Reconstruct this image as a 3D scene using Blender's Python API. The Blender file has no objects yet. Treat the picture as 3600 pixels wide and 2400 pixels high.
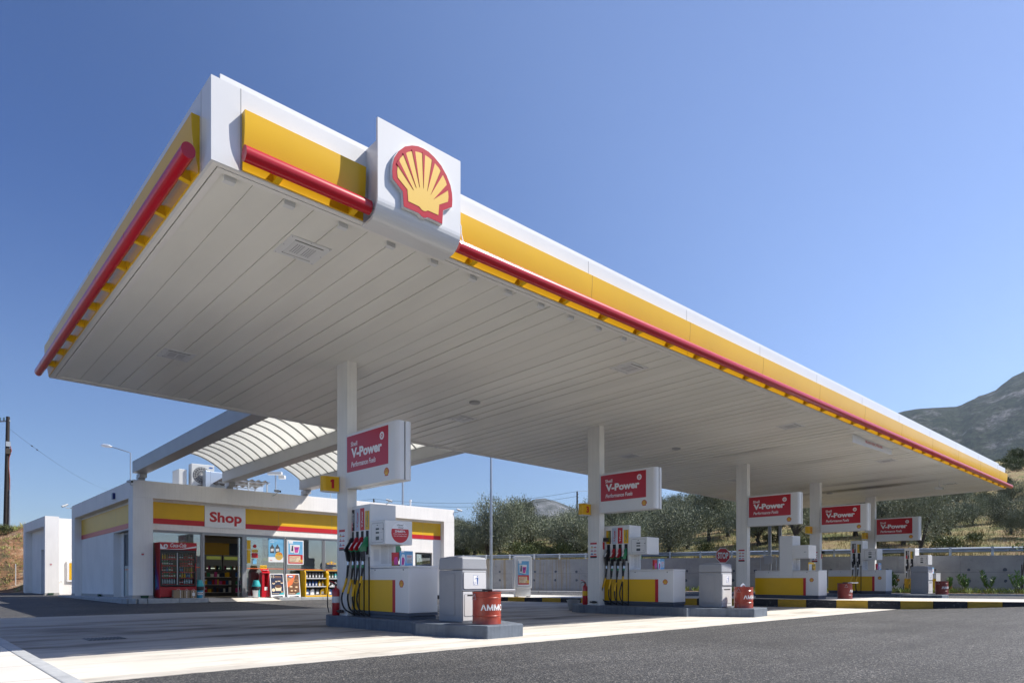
import bpy, math, random
from mathutils import Vector, Matrix, noise
R = math.radians
random.seed(7)
scene = bpy.context.scene
COL = scene.collection

# ------------------------------------------------------------------ camera
CAMZ = 0.93
YAW = R(47.7)
cs, sn = math.cos(YAW), math.sin(YAW)
cam_d = bpy.data.cameras.new("camera")
cam = bpy.data.objects.new("camera", cam_d)
COL.objects.link(cam)
cam.location = (0, 0, CAMZ)
cam.rotation_euler = (R(90), 0, YAW - R(90))
cam_d.sensor_width = 36.0
cam_d.lens = 24.1
cam_d.shift_y = 829.0 / 3600.0
cam_d.clip_start = 0.05
cam_d.clip_end = 12000
scene.camera = cam

# ------------------------------------------------------------------ light
SUN = Vector((0.75, -0.48, 1.0)).normalized()
EL = math.asin(SUN.z)
ROT = math.atan2(SUN.x, SUN.y)
world = bpy.data.worlds.new("World")
scene.world = world
world.use_nodes = True
wt = world.node_tree
wt.nodes.clear()
sky = wt.nodes.new("ShaderNodeTexSky")
sky.sky_type = 'NISHITA'
sky.sun_disc = False
sky.sun_elevation = EL
sky.sun_rotation = ROT
sky.altitude = 300
sky.air_density = 1.0
sky.dust_density = 0.6
sky.ozone_density = 2.5
bg = wt.nodes.new("ShaderNodeBackground")
bg.inputs[1].default_value = 0.071
wo = wt.nodes.new("ShaderNodeOutputWorld")
# clear southern sky: deeper blue away from the sun high up, paler towards it
def wn(t, **k):
    n_ = wt.nodes.new(t)
    for q, v in k.items(): setattr(n_, q, v)
    return n_
wtc = wn("ShaderNodeTexCoord")
wdot = wn("ShaderNodeVectorMath", operation='DOT_PRODUCT'); wdot.inputs[1].default_value = SUN; wt.links.new(wtc.outputs["Generated"], wdot.inputs[0])
wsep = wn("ShaderNodeSeparateXYZ"); wt.links.new(wtc.outputs["Generated"], wsep.inputs[0])
def wmap(src, a0, a1, b0, b1):
    n_ = wn("ShaderNodeMapRange", interpolation_type='SMOOTHSTEP')
    for i_, v in ((1, a0), (2, a1), (3, b0), (4, b1)): n_.inputs[i_].default_value = v
    wt.links.new(src, n_.inputs[0]); return n_.outputs[0]
away = wmap(wdot.outputs["Value"], .05, .62, 1, 0); high = wmap(wsep.outputs[2], .10, .50, 0.0, 1); near = wmap(wdot.outputs["Value"], .15, .70, 0, 1)
mul = wn("ShaderNodeMath", operation='MULTIPLY'); wt.links.new(away, mul.inputs[0]); wt.links.new(high, mul.inputs[1])
def wmix(col, fac, src):
    n_ = wn("ShaderNodeMix", data_type='RGBA', blend_type='MULTIPLY'); n_.inputs[7].default_value = (*col, 1)
    wt.links.new(fac, n_.inputs[0]); wt.links.new(src, n_.inputs[6]); return n_.outputs[2]
base_t = wn("ShaderNodeMix", data_type='RGBA', blend_type='MULTIPLY'); base_t.inputs[0].default_value = 1.0; base_t.inputs[7].default_value = (0.87, 0.95, 1.17, 1)
wt.links.new(sky.outputs[0], base_t.inputs[6])
o1 = wmix((0.56, 0.72, 0.95), mul.outputs[0], base_t.outputs[2]); o2 = wmix((1.62, 1.48, 1.40), near, o1)
wt.links.new(o2, bg.inputs[0])
wt.links.new(bg.outputs[0], wo.inputs[0])
sd = bpy.data.lights.new("sun", 'SUN')
sd.energy = 5.0
sd.angle = R(0.53)
sd.color = (1.0, 0.95, 0.87)
so = bpy.data.objects.new("sun", sd)
COL.objects.link(so)
so.rotation_euler = SUN.to_track_quat('Z', 'Y').to_euler()
scene.view_settings.view_transform = 'Standard'
scene.view_settings.look = 'None'
scene.view_settings.exposure = 0.6
scene.view_settings.gamma = 1.0

# ------------------------------------------------------------------ materials
MATS = {}
def mat(name, col, rough=0.5, var=0.0, vscale=3.0, bump=0.0, bscale=40.0, metal=0.0, coat=0.0, spec=0.5, streak=0.0, emit=0.0, alpha=None):
    m = bpy.data.materials.new(name)
    m.use_nodes = True
    nt = m.node_tree
    b = nt.nodes["Principled BSDF"]
    b.inputs["Roughness"].default_value = rough
    b.inputs["Metallic"].default_value = metal
    b.inputs["Coat Weight"].default_value = coat
    b.inputs["Coat Roughness"].default_value = 0.04
    b.inputs["Specular IOR Level"].default_value = spec
    c4 = (col[0], col[1], col[2], 1)
    b.inputs["Base Color"].default_value = c4
    tc = nt.nodes.new("ShaderNodeTexCoord")
    last = None
    if var > 0:
        n = nt.nodes.new("ShaderNodeTexNoise")
        n.inputs["Scale"].default_value = vscale
        n.inputs["Detail"].default_value = 6
        n.inputs["Roughness"].default_value = 0.6
        nt.links.new(tc.outputs["Object"], n.inputs["Vector"])
        mr = nt.nodes.new("ShaderNodeMapRange")
        mr.inputs[1].default_value = 0.3
        mr.inputs[2].default_value = 0.7
        mr.inputs[3].default_value = 1 - var
        mr.inputs[4].default_value = 1 + var * 0.6
        nt.links.new(n.outputs[0], mr.inputs[0])
        last = mr.outputs[0]
    if streak > 0:
        mp = nt.nodes.new("ShaderNodeMapping")
        mp.inputs["Scale"].default_value = (9, 9, 0.6)
        nt.links.new(tc.outputs["Object"], mp.inputs[0])
        n2 = nt.nodes.new("ShaderNodeTexNoise")
        n2.inputs["Scale"].default_value = 1.5
        n2.inputs["Detail"].default_value = 5
        nt.links.new(mp.outputs[0], n2.inputs["Vector"])
        m2 = nt.nodes.new("ShaderNodeMapRange")
        m2.inputs[1].default_value = 0.45
        m2.inputs[2].default_value = 0.75
        m2.inputs[3].default_value = 1.0
        m2.inputs[4].default_value = 1 - streak
        nt.links.new(n2.outputs[0], m2.inputs[0])
        if last:
            mu = nt.nodes.new("ShaderNodeMath"); mu.operation = 'MULTIPLY'
            nt.links.new(last, mu.inputs[0]); nt.links.new(m2.outputs[0], mu.inputs[1])
            last = mu.outputs[0]
        else:
            last = m2.outputs[0]
    if last:
        vm = nt.nodes.new("ShaderNodeVectorMath"); vm.operation = 'SCALE'
        vm.inputs[0].default_value = col[:3]
        nt.links.new(last, vm.inputs["Scale"])
        nt.links.new(vm.outputs[0], b.inputs["Base Color"])
    if bump > 0:
        n3 = nt.nodes.new("ShaderNodeTexNoise")
        n3.inputs["Scale"].default_value = bscale
        n3.inputs["Detail"].default_value = 4
        nt.links.new(tc.outputs["Object"], n3.inputs["Vector"])
        bp = nt.nodes.new("ShaderNodeBump")
        bp.inputs["Strength"].default_value = bump
        bp.inputs["Distance"].default_value = 0.02
        nt.links.new(n3.outputs[0], bp.inputs["Height"])
        nt.links.new(bp.outputs[0], b.inputs["Normal"])
    if emit > 0:
        b.inputs["Emission Color"].default_value = c4
        b.inputs["Emission Strength"].default_value = emit
    MATS[name] = m
    return m

mat('white_metal', (0.70, 0.70, 0.695), 0.28, var=0.04, vscale=1.2, coat=0.25)
mat('white_panel', (0.72, 0.72, 0.71), 0.38, var=0.07, vscale=1.6)
mat('soffit', (0.80, 0.775, 0.73), 0.42, var=0.05, vscale=0.6)
mat('soffit_gap', (0.15, 0.145, 0.13), 0.8)
mat('column_white', (0.80, 0.785, 0.74), 0.45, var=0.06, vscale=1.5, streak=0.07)
mat('yellow', (0.74, 0.43, 0.006), 0.30, var=0.05, vscale=1.0, coat=0.12, spec=0.3)
mat('seam_yellow', (0.40, 0.21, 0.01), 0.5)
mat('yellow_matt', (0.76, 0.44, 0.008), 0.42, var=0.06, vscale=2)
mat('red', (0.45, 0.004, 0.014), 0.28, var=0.05, vscale=1, coat=0.15, spec=0.4)
mat('red_matt', (0.52, 0.012, 0.02), 0.4, var=0.04)
mat('letter_white', (0.80, 0.80, 0.80), 0.4)
mat('plaster', (0.86, 0.825, 0.775), 0.85, var=0.06, vscale=0.9, bump=0.25, bscale=90, streak=0.07)
mat('plinth_stone', (0.42, 0.40, 0.37), 0.8, var=0.15, vscale=6)
mat('soffit_plaster', (0.62, 0.59, 0.55), 0.85, var=0.06)
mat('pecten_yellow', (0.72, 0.45, 0.05), 0.35)
mat('grey_frame', (0.30, 0.31, 0.33), 0.4, metal=0.3)
mat('frost', (0.42, 0.50, 0.47), 0.25, var=0.05)
mat('dark_interior', (0.09, 0.085, 0.08), 0.8, var=0.2)
mat('interior_wall', (0.42, 0.37, 0.30), 0.8)
mat('island_grey', (0.125, 0.15, 0.185), 0.75, var=0.22, vscale=4, bump=0.2, bscale=60, streak=0.25)
mat('plinth_grey', (0.075, 0.09, 0.12), 0.6, var=0.12)
mat('rubber', (0.012, 0.012, 0.014), 0.5)
mat('black_plastic', (0.018, 0.018, 0.02), 0.4, var=0.1)
mat('slot_black', (0.02, 0.02, 0.022), 0.7)
mat('seam', (0.25, 0.25, 0.26), 0.6)
mat('grey_label', (0.42, 0.47, 0.58), 0.3)
mat('blue', (0.03, 0.10, 0.30), 0.4)
mat('lightblue', (0.16, 0.42, 0.66), 0.4, var=0.2, vscale=6)
mat('green', (0.015, 0.20, 0.08), 0.35, coat=0.3)
mat('dark_green', (0.02, 0.06, 0.03), 0.6)
mat('teal', (0.03, 0.36, 0.38), 0.4)
mat('bluebin', (0.03, 0.30, 0.50), 0.4)
mat('pink', (0.60, 0.06, 0.28), 0.4)
mat('purple', (0.16, 0.06, 0.28), 0.4)
mat('chrome', (0.6, 0.6, 0.62), 0.25, metal=1.0)
mat('galv', (0.42, 0.46, 0.50), 0.42, var=0.12, vscale=4, metal=0.75)
mat('galv_paint', (0.36, 0.40, 0.44), 0.5, var=0.1, vscale=4)
mat('beam', (0.42, 0.42, 0.42), 0.45, var=0.08, vscale=1.2, metal=0.1)
mat('bin_grey', (0.30, 0.31, 0.33), 0.55, var=0.06, vscale=3, bump=0.15, bscale=160)
mat('bin_light', (0.62, 0.62, 0.62), 0.5, var=0.05)
mat('bin_line', (0.10, 0.105, 0.11), 0.6)
mat('barrel_red', (0.34, 0.045, 0.022), 0.30, var=0.22, vscale=7, coat=0.35, bump=0.12, bscale=14)
mat('barrel_dark', (0.20, 0.026, 0.018), 0.4, var=0.2, vscale=6)
mat('extinguisher', (0.42, 0.012, 0.02), 0.28, coat=0.4)
mat('cardboard', (0.30, 0.21, 0.13), 0.85, var=0.1, vscale=5)
mat('paper', (0.72, 0.71, 0.69), 0.7)
mat('cream', (0.75, 0.60, 0.40), 0.6)
mat('orange_paint', (0.75, 0.16, 0.04), 0.5)
mat('brown', (0.14, 0.055, 0.02), 0.5, var=0.45, vscale=7)
mat('brown_light', (0.42, 0.20, 0.07), 0.5, var=0.35, vscale=10)
mat('navy', (0.018, 0.028, 0.07), 0.35, var=0.2, vscale=8)
mat('wood_pole', (0.035, 0.028, 0.024), 0.85, var=0.3, vscale=5, streak=0.3)
mat('rust', (0.30, 0.07, 0.03), 0.8, var=0.2)
mat('insulator', (0.04, 0.12, 0.09), 0.2)
mat('camera_grey', (0.52, 0.52, 0.50), 0.4)
mat('lens_black', (0.01, 0.01, 0.012), 0.1)
mat('siren_blue', (0.015, 0.03, 0.14), 0.3)
mat('ac_white', (0.47, 0.48, 0.47), 0.45, var=0.05)
mat('ac_dark', (0.06, 0.06, 0.065), 0.6)
mat('duct', (0.50, 0.56, 0.62), 0.35, metal=0.7)
mat('corrugated', (0.16, 0.15, 0.145), 0.55, metal=0.4, var=0.2)
mat('screen', (0.06, 0.07, 0.075), 0.25)
mat('shop_light', (0.30, 0.34, 0.08), 0.5, emit=0.18)
mat('shop_light_warm', (0.8, 0.9, 0.7), 0.5, emit=0.5)
mat('ceiling_lamp_glow', (1.0, 0.93, 0.8), 0.5, emit=2.2)
mat('shade_cloth', (0.5, 0.5, 0.5), 0.6)

def custom(name, fn):
    m = bpy.data.materials.new(name); m.use_nodes = True
    nt = m.node_tree
    fn(nt, nt.nodes, nt.links, nt.nodes["Principled BSDF"])
    MATS[name] = m
    return m
def N(nt, t, **kw):
    n = nt.nodes.new(t)
    for k, v in kw.items():
        if isinstance(k, str) and k.startswith('i_'):
            n.inputs[k[2:].replace('_', ' ')].default_value = v
        else:
            setattr(n, k, v)
    return n
def ramp(nt, stops, fac):
    r = nt.nodes.new("ShaderNodeValToRGB")
    cr = r.color_ramp
    while len(cr.elements) > 1: cr.elements.remove(cr.elements[-1])
    cr.elements[0].position = stops[0][0]; cr.elements[0].color = (*stops[0][1], 1)
    for p, c in stops[1:]:
        e = cr.elements.new(p); e.color = (*c, 1)
    nt.links.new(fac, r.inputs[0])
    return r.outputs[0]
def mixc(nt, a, b, fac, mode='MIX'):
    m = nt.nodes.new("ShaderNodeMix"); m.data_type = 'RGBA'; m.blend_type = mode
    for s, v in ((6, a), (7, b), (0, fac)):
        if hasattr(v, 'is_linked') or hasattr(v, 'links'):
            nt.links.new(v, m.inputs[s])
        elif s == 0: m.inputs[0].default_value = v
        else: m.inputs[s].default_value = (*v, 1)
    return m.outputs[2]
def noise_tex(nt, vec, scale, detail=6, rough=0.6):
    n = nt.nodes.new("ShaderNodeTexNoise")
    n.inputs["Scale"].default_value = scale; n.inputs["Detail"].default_value = detail; n.inputs["Roughness"].default_value = rough
    nt.links.new(vec, n.inputs["Vector"])
    return n.outputs[0]
def mapr(nt, v, a, b, c=0.0, d=1.0):
    m = nt.nodes.new("ShaderNodeMapRange")
    for i, x in ((1, a), (2, b), (3, c), (4, d)): m.inputs[i].default_value = x
    nt.links.new(v, m.inputs[0])
    return m.outputs[0]
def mapping(nt, vec, scale=(1, 1, 1), loc=(0, 0, 0), rot=(0, 0, 0)):
    m = nt.nodes.new("ShaderNodeMapping")
    m.inputs["Scale"].default_value = scale; m.inputs["Location"].default_value = loc; m.inputs["Rotation"].default_value = rot
    nt.links.new(vec, m.inputs[0])
    return m.outputs[0]
def bumpn(nt, h, strength, dist, b):
    bp = nt.nodes.new("ShaderNodeBump"); bp.inputs["Strength"].default_value = strength; bp.inputs["Distance"].default_value = dist
    nt.links.new(h, bp.inputs["Height"]); nt.links.new(bp.outputs[0], b.inputs["Normal"])

def f_asphalt(nt, ns, L, b):
    tc = N(nt, "ShaderNodeTexCoord").outputs["Object"]
    v = N(nt, "ShaderNodeTexVoronoi"); v.inputs["Scale"].default_value = 88; L.new(tc, v.inputs["Vector"])
    sp = N(nt, "ShaderNodeSeparateColor"); L.new(v.outputs["Color"], sp.inputs[0])
    c = ramp(nt, [(0.0, (0.010, 0.0105, 0.012)), (0.35, (0.024, 0.025, 0.028)), (0.62, (0.056, 0.057, 0.060)), (0.85, (0.115, 0.113, 0.11)), (0.97, (0.30, 0.28, 0.25))], sp.outputs[0])
    big = mapr(nt, noise_tex(nt, tc, 0.30, 6), 0.3, 0.7, 0.60, 1.18)
    mid = mapr(nt, noise_tex(nt, mapping(nt, tc, (.35, 3, 1), (0, 0, 0), (0, 0, .12)), 1.1, 7), 0.3, 0.7, 0.78, 1.12)
    mu = N(nt, "ShaderNodeMath", operation='MULTIPLY'); L.new(big, mu.inputs[0]); L.new(mid, mu.inputs[1])
    vm = N(nt, "ShaderNodeVectorMath", operation='SCALE'); L.new(c, vm.inputs[0]); L.new(mu.outputs[0], vm.inputs["Scale"])
    tr_ = mapr(nt, noise_tex(nt, mapping(nt, tc, (.05, 1.6, 1), (0, 0, 0), (0, 0, .16)), 1.3, 6, 0.6), .50, .68, 0, .38)
    c2 = mixc(nt, vm.outputs[0], (0.028, 0.028, 0.03), tr_)
    L.new(c2, b.inputs["Base Color"])
    b.inputs["Roughness"].default_value = 0.8
    bumpn(nt, v.outputs["Distance"], 0.9, 0.006, b)
custom('asphalt', f_asphalt)

def f_concrete(nt, ns, L, b):
    tc = N(nt, "ShaderNodeTexCoord").outputs["Object"]
    base = ramp(nt, [(0.3, (0.53, 0.495, 0.43)), (0.7, (0.69, 0.65, 0.575))], noise_tex(nt, tc, 0.7, 8, 0.65))
    st = mapr(nt, noise_tex(nt, mapping(nt, tc, (0.45, 1.3, 1)), 0.9, 7, 0.7), 0.52, 0.72)
    c = mixc(nt, base, (0.30, 0.265, 0.21), st)
    # tyre / oil soiling along the lanes under the canopy, strongest near the pumps
    sep = N(nt, "ShaderNodeSeparateXYZ"); L.new(tc, sep.inputs[0])
    lane = mapr(nt, sep.outputs[1], 9.0, 10.8)
    lane2 = mapr(nt, sep.outputs[1], 19.0, 15.0)
    # even lane soiling, with the canopy's shade put into the colour
    wear_shade = N(nt, "ShaderNodeMath", operation='MULTIPLY'); L.new(lane, wear_shade.inputs[0]); wear_shade.inputs[1].default_value = 0.75
    c = mixc(nt, c, (0.31, 0.285, 0.255), wear_shade.outputs[0])
    oil = mapr(nt, noise_tex(nt, mapping(nt, tc, (0.35, 1.0, 1), (3.1, 0.4, 0)), 1.1, 8, 0.6), 0.46, 0.66)
    mm = N(nt, "ShaderNodeMath", operation='MULTIPLY'); L.new(lane, mm.inputs[0]); L.new(oil, mm.inputs[1])
    m3 = N(nt, "ShaderNodeMath", operation='MULTIPLY'); L.new(mm.outputs[0], m3.inputs[0]); L.new(lane2, m3.inputs[1])
    c = mixc(nt, c, (0.085, 0.07, 0.055), m3.outputs[0])
    # saw-cut joints
    for ax, p in ((1, 14.0), (1, 10.5), (0, 4.4), (0, 9.6), (0, 14.0), (0, 18.5)):
        s = N(nt, "ShaderNodeMath", operation='SUBTRACT'); L.new(sep.outputs[ax], s.inputs[0]); s.inputs[1].default_value = p
        a = N(nt, "ShaderNodeMath", operation='ABSOLUTE'); L.new(s.outputs[0], a.inputs[0])
        lt = N(nt, "ShaderNodeMath", operation='LESS_THAN'); L.new(a.outputs[0], lt.inputs[0]); lt.inputs[1].default_value = 0.006
        k = N(nt, "ShaderNodeMath", operation='MULTIPLY'); L.new(lt.outputs[0], k.inputs[0]); k.inputs[1].default_value = 0.55
        c = mixc(nt, c, (0.09, 0.085, 0.08), k.outputs[0])
    tr_ = mapr(nt, noise_tex(nt, mapping(nt, tc, (.05, 2.6, 1), (0, .3, 0), (0, 0, .10)), 1.3, 6, 0.6), .52, .70, 0, .30)
    c = mixc(nt, c, (0.17, 0.155, 0.14), tr_)
    # small dark spots
    vo = N(nt, "ShaderNodeTexVoronoi"); vo.inputs["Scale"].default_value = 2.6; L.new(tc, vo.inputs["Vector"])
    sp = mapr(nt, vo.outputs["Distance"], 0.030, 0.022)
    c = mixc(nt, c, (0.10, 0.09, 0.08), sp)
    L.new(c, b.inputs["Base Color"])
    b.inputs["Roughness"].default_value = 0.75
    bumpn(nt, noise_tex(nt, tc, 120, 4), 0.25, 0.004, b)
custom('concrete', f_concrete)

def f_paving(nt, ns, L, b):
    tc = N(nt, "ShaderNodeTexCoord").outputs["Object"]
    base = ramp(nt, [(0.3, (0.54, 0.515, 0.465)), (0.7, (0.66, 0.635, 0.585))], noise_tex(nt, tc, 1.2, 7))
    br = N(nt, "ShaderNodeTexBrick", offset=0.0)
    br.inputs["Scale"].default_value = 1.0; br.inputs["Mortar Size"].default_value = 0.006
    br.inputs["Brick Width"].default_value = 1.1; br.inputs["Row Height"].default_value = 1.1
    br.inputs[1].default_value = (1, 1, 1, 1); br.inputs[2].default_value = (0.95, 0.95, 0.95, 1); br.inputs[3].default_value = (0.35, 0.28, 0.2, 1)
    L.new(tc, br.inputs["Vector"])
    c = mixc(nt, base, br.outputs[0], 1.0, 'MULTIPLY')
    L.new(c, b.inputs["Base Color"]); b.inputs["Roughness"].default_value = 0.85
    bumpn(nt, noise_tex(nt, tc, 90, 4), 0.2, 0.004, b)
custom('paving', f_paving)

def f_kerb(nt, ns, L, b):
    tc = N(nt, "ShaderNodeTexCoord").outputs["Object"]
    c = ramp(nt, [(0.3, (0.30, 0.31, 0.32)), (0.7, (0.47, 0.48, 0.48))], noise_tex(nt, tc, 5, 7, 0.7))
    L.new(c, b.inputs["Base Color"]); b.inputs["Roughness"].default_value = 0.85
    bumpn(nt, noise_tex(nt, tc, 60, 5), 0.4, 0.01, b)
custom('kerb_stone', f_kerb)
def mk_paint(name, col, under):
    def f(nt, ns, L, b):
        tc = N(nt, "ShaderNodeTexCoord").outputs["Object"]
        chip = mapr(nt, noise_tex(nt, tc, 9, 8, 0.75), 0.56, 0.66)
        c2 = mapr(nt, noise_tex(nt, mapping(nt, tc, (1, 1, 3)), 3, 6, 0.7), 0.3, 0.7, 0.7, 1.15)
        vm = N(nt, "ShaderNodeVectorMath", operation='SCALE'); vm.inputs[0].default_value = col; L.new(c2, vm.inputs["Scale"])
        c = mixc(nt, vm.outputs[0], under, chip)
        L.new(c, b.inputs["Base Color"]); b.inputs["Roughness"].default_value = 0.7
        bumpn(nt, noise_tex(nt, tc, 30, 5), 0.4, 0.01, b)
    custom(name, f)
mk_paint('kerb_yellow', (0.44, 0.27, 0.02), (0.36, 0.24, 0.05))
mk_paint('kerb_black', (0.016, 0.017, 0.022), (0.10, 0.10, 0.10))

def f_wall(nt, ns, L, b):
    tc = N(nt, "ShaderNodeTexCoord").outputs["Object"]
    base = ramp(nt, [(0.25, (0.26, 0.265, 0.265)), (0.75, (0.42, 0.42, 0.41))], noise_tex(nt, tc, 0.9, 8, 0.7))
    sep = N(nt, "ShaderNodeSeparateXYZ"); L.new(tc, sep.inputs[0])
    # rust streaks, stronger at the left third of the wall
    stv = noise_tex(nt, mapping(nt, tc, (3.2, 1, 0.12)), 1.6, 5, 0.6)
    st = mapr(nt, stv, 0.49, 0.62)
    side = mapr(nt, sep.outputs[0], 13.0, 7.0)
    m1 = N(nt, "ShaderNodeMath", operation='MULTIPLY'); L.new(st, m1.inputs[0]); L.new(side, m1.inputs[1])
    m2 = N(nt, "ShaderNodeMath", operation='MULTIPLY'); L.new(m1.outputs[0], m2.inputs[0]); m2.inputs[1].default_value = 0.6
    c = mixc(nt, base, (0.33, 0.23, 0.10), m2.outputs[0])
    # darker towards the foot
    ft = mapr(nt, sep.outputs[2], 0.35, 0.05)
    m4 = N(nt, "ShaderNodeMath", operation='MULTIPLY'); L.new(ft, m4.inputs[0]); m4.inputs[1].default_value = 0.5
    c = mixc(nt, c, (0.12, 0.12, 0.115), m4.outputs[0])
    blot = mapr(nt, noise_tex(nt, tc, 2.2, 7, 0.7), 0.56, 0.70)
    m5 = N(nt, "ShaderNodeMath", operation='MULTIPLY'); L.new(blot, m5.inputs[0]); m5.inputs[1].default_value = 0.45
    c = mixc(nt, c, (0.14, 0.145, 0.15), m5.outputs[0])
    L.new(c, b.inputs["Base Color"]); b.inputs["Roughness"].default_value = 0.9
    bumpn(nt, noise_tex(nt, tc, 12, 6), 0.3, 0.02, b)
custom('wall_concrete', f_wall)

def f_hill(nt, ns, L, b):
    tc = N(nt, "ShaderNodeTexCoord").outputs["Object"]
    c = ramp(nt, [(0.30, (0.085, 0.13, 0.03)), (0.44, (0.17, 0.18, 0.055)), (0.53, (0.32, 0.25, 0.11)), (0.61, (0.26, 0.17, 0.085)), (0.75, (0.38, 0.30, 0.15))], noise_tex(nt, tc, 0.22, 9, 0.72))
    fine = mapr(nt, noise_tex(nt, tc, 5, 6, 0.8), 0.3, 0.7, 0.55, 1.35)
    vm = N(nt, "ShaderNodeVectorMath", operation='SCALE'); L.new(c, vm.inputs[0]); L.new(fine, vm.inputs["Scale"])
    L.new(vm.outputs[0], b.inputs["Base Color"]); b.inputs["Roughness"].default_value = 0.95
    bumpn(nt, noise_tex(nt, tc, 3, 8, 0.8), 1.0, 0.25, b)
custom('hill_soil', f_hill)
def f_bank(nt, ns, L, b):
    tc = N(nt, "ShaderNodeTexCoord").outputs["Object"]
    c = ramp(nt, [(0.30, (0.06, 0.08, 0.025)), (0.42, (0.16, 0.11, 0.055)), (0.52, (0.34, 0.17, 0.08)), (0.62, (0.50, 0.38, 0.25)), (0.8, (0.30, 0.13, 0.06))], noise_tex(nt, tc, 0.6, 9, 0.72))
    L.new(c, b.inputs["Base Color"]); b.inputs["Roughness"].default_value = 0.95
    bumpn(nt, noise_tex(nt, tc, 3, 8, 0.8), 1.0, 0.3, b)
custom('bank_soil', f_bank)
def f_mount(nt, ns, L, b):
    tc = N(nt, "ShaderNodeTexCoord").outputs["Object"]
    v = noise_tex(nt, mapping(nt, tc, (1, 1, 1.1)), 0.018, 14, 0.76)
    c = ramp(nt, [(0.38, (0.030, 0.045, 0.022)), (0.52, (0.058, 0.068, 0.038)), (0.57, (0.12, 0.12, 0.105)), (0.64, (0.29, 0.285, 0.28)), (0.8, (0.36, 0.36, 0.36))], v)
    sc = mapr(nt, noise_tex(nt, tc, 0.10, 8, 0.8), 0.42, 0.58, 0.45, 1.35)
    vm = N(nt, "ShaderNodeVectorMath", operation='SCALE'); L.new(c, vm.inputs[0]); L.new(sc, vm.inputs["Scale"])
    L.new(vm.outputs[0], b.inputs["Base Color"]); b.inputs["Roughness"].default_value = 0.95
    b.inputs["Specular IOR Level"].default_value = 0.1
    bumpn(nt, noise_tex(nt, tc, 0.05, 12, 0.85), 1.0, 22.0, b)
custom('mountain_rock', f_mount)
def f_peak(nt, ns, L, b):
    tc = N(nt, "ShaderNodeTexCoord").outputs["Object"]
    c = ramp(nt, [(0.40, (0.07, 0.08, 0.06)), (0.50, (0.16, 0.165, 0.15)), (0.58, (0.30, 0.30, 0.30)), (0.72, (0.40, 0.40, 0.40))], noise_tex(nt, mapping(nt, tc, (1, 1, .5)), 0.02, 12, 0.75))
    L.new(c, b.inputs["Base Color"]); b.inputs["Roughness"].default_value = 0.95
    bumpn(nt, noise_tex(nt, tc, 0.05, 12, 0.85), 1.0, 20.0, b)
custom('peak_rock', f_peak)

def mk_leaf(name, dark, light, back, rough=0.5):
    def f(nt, ns, L, b):
        g = N(nt, "ShaderNodeNewGeometry")
        oi = N(nt, "ShaderNodeObjectInfo")
        c = mixc(nt, dark, light, g.outputs["Random Per Island"])
        c = mixc(nt, c, back, g.outputs["Backfacing"])
        s = mapr(nt, oi.outputs["Random"], 0, 1, 0.75, 1.25)
        vm = N(nt, "ShaderNodeVectorMath", operation='SCALE'); L.new(c, vm.inputs[0]); L.new(s, vm.inputs["Scale"])
        L.new(vm.outputs[0], b.inputs["Base Color"]); b.inputs["Roughness"].default_value = rough
        b.inputs["Specular IOR Level"].default_value = 0.15
    custom(name, f)
mk_leaf('olive_leaf', (0.095, 0.115, 0.062), (0.25, 0.27, 0.17), (0.22, 0.235, 0.17), 0.7)
mk_leaf('scrub_leaf', (0.04, 0.06, 0.018), (0.13, 0.14, 0.05), (0.10, 0.12, 0.05))
mk_leaf('plant_leaf', (0.05, 0.13, 0.02), (0.14, 0.26, 0.05), (0.12, 0.2, 0.06))
mk_leaf('weed_leaf', (0.13, 0.22, 0.03), (0.28, 0.33, 0.08), (0.25, 0.30, 0.08))
mk_leaf('grass_blade', (0.17, 0.19, 0.05), (0.50, 0.39, 0.19), (0.34, 0.26, 0.12), 0.7)
mat('bark', (0.075, 0.060, 0.045), 0.9, var=0.3, vscale=4, bump=0.5, bscale=15)

def f_glass(nt, ns, L, b):
    out = [n for n in ns if n.type == 'OUTPUT_MATERIAL'][0]
    gl = N(nt, "ShaderNodeBsdfGlossy"); gl.inputs["Roughness"].default_value = 0.01; gl.inputs["Color"].default_value = (0.9, 0.95, 1, 1)
    tr = N(nt, "ShaderNodeBsdfTransparent"); tr.inputs["Color"].default_value = (0.75, 0.82, 0.82, 1)
    lw = N(nt, "ShaderNodeFresnel"); lw.inputs["IOR"].default_value = 1.75
    f = mapr(nt, lw.outputs[0], 0, 1, 0.10, 1.0)
    mx = N(nt, "ShaderNodeMixShader"); L.new(f, mx.inputs[0]); L.new(tr.outputs[0], mx.inputs[1]); L.new(gl.outputs[0], mx.inputs[2])
    L.new(mx.outputs[0], out.inputs[0])
custom('glass', f_glass)
def f_glass2(nt, ns, L, b):
    out = [n for n in ns if n.type == 'OUTPUT_MATERIAL'][0]
    gl = N(nt, "ShaderNodeBsdfGlossy"); gl.inputs["Roughness"].default_value = 0.02
    tr = N(nt, "ShaderNodeBsdfTransparent"); tr.inputs["Color"].default_value = (0.9, 0.93, 0.93, 1)
    lw = N(nt, "ShaderNodeFresnel"); lw.inputs["IOR"].default_value = 1.25
    mx = N(nt, "ShaderNodeMixShader"); L.new(lw.outputs[0], mx.inputs[0]); L.new(tr.outputs[0], mx.inputs[1]); L.new(gl.outputs[0], mx.inputs[2])
    L.new(mx.outputs[0], out.inputs[0])
custom('fridge_glass', f_glass2)
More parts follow.
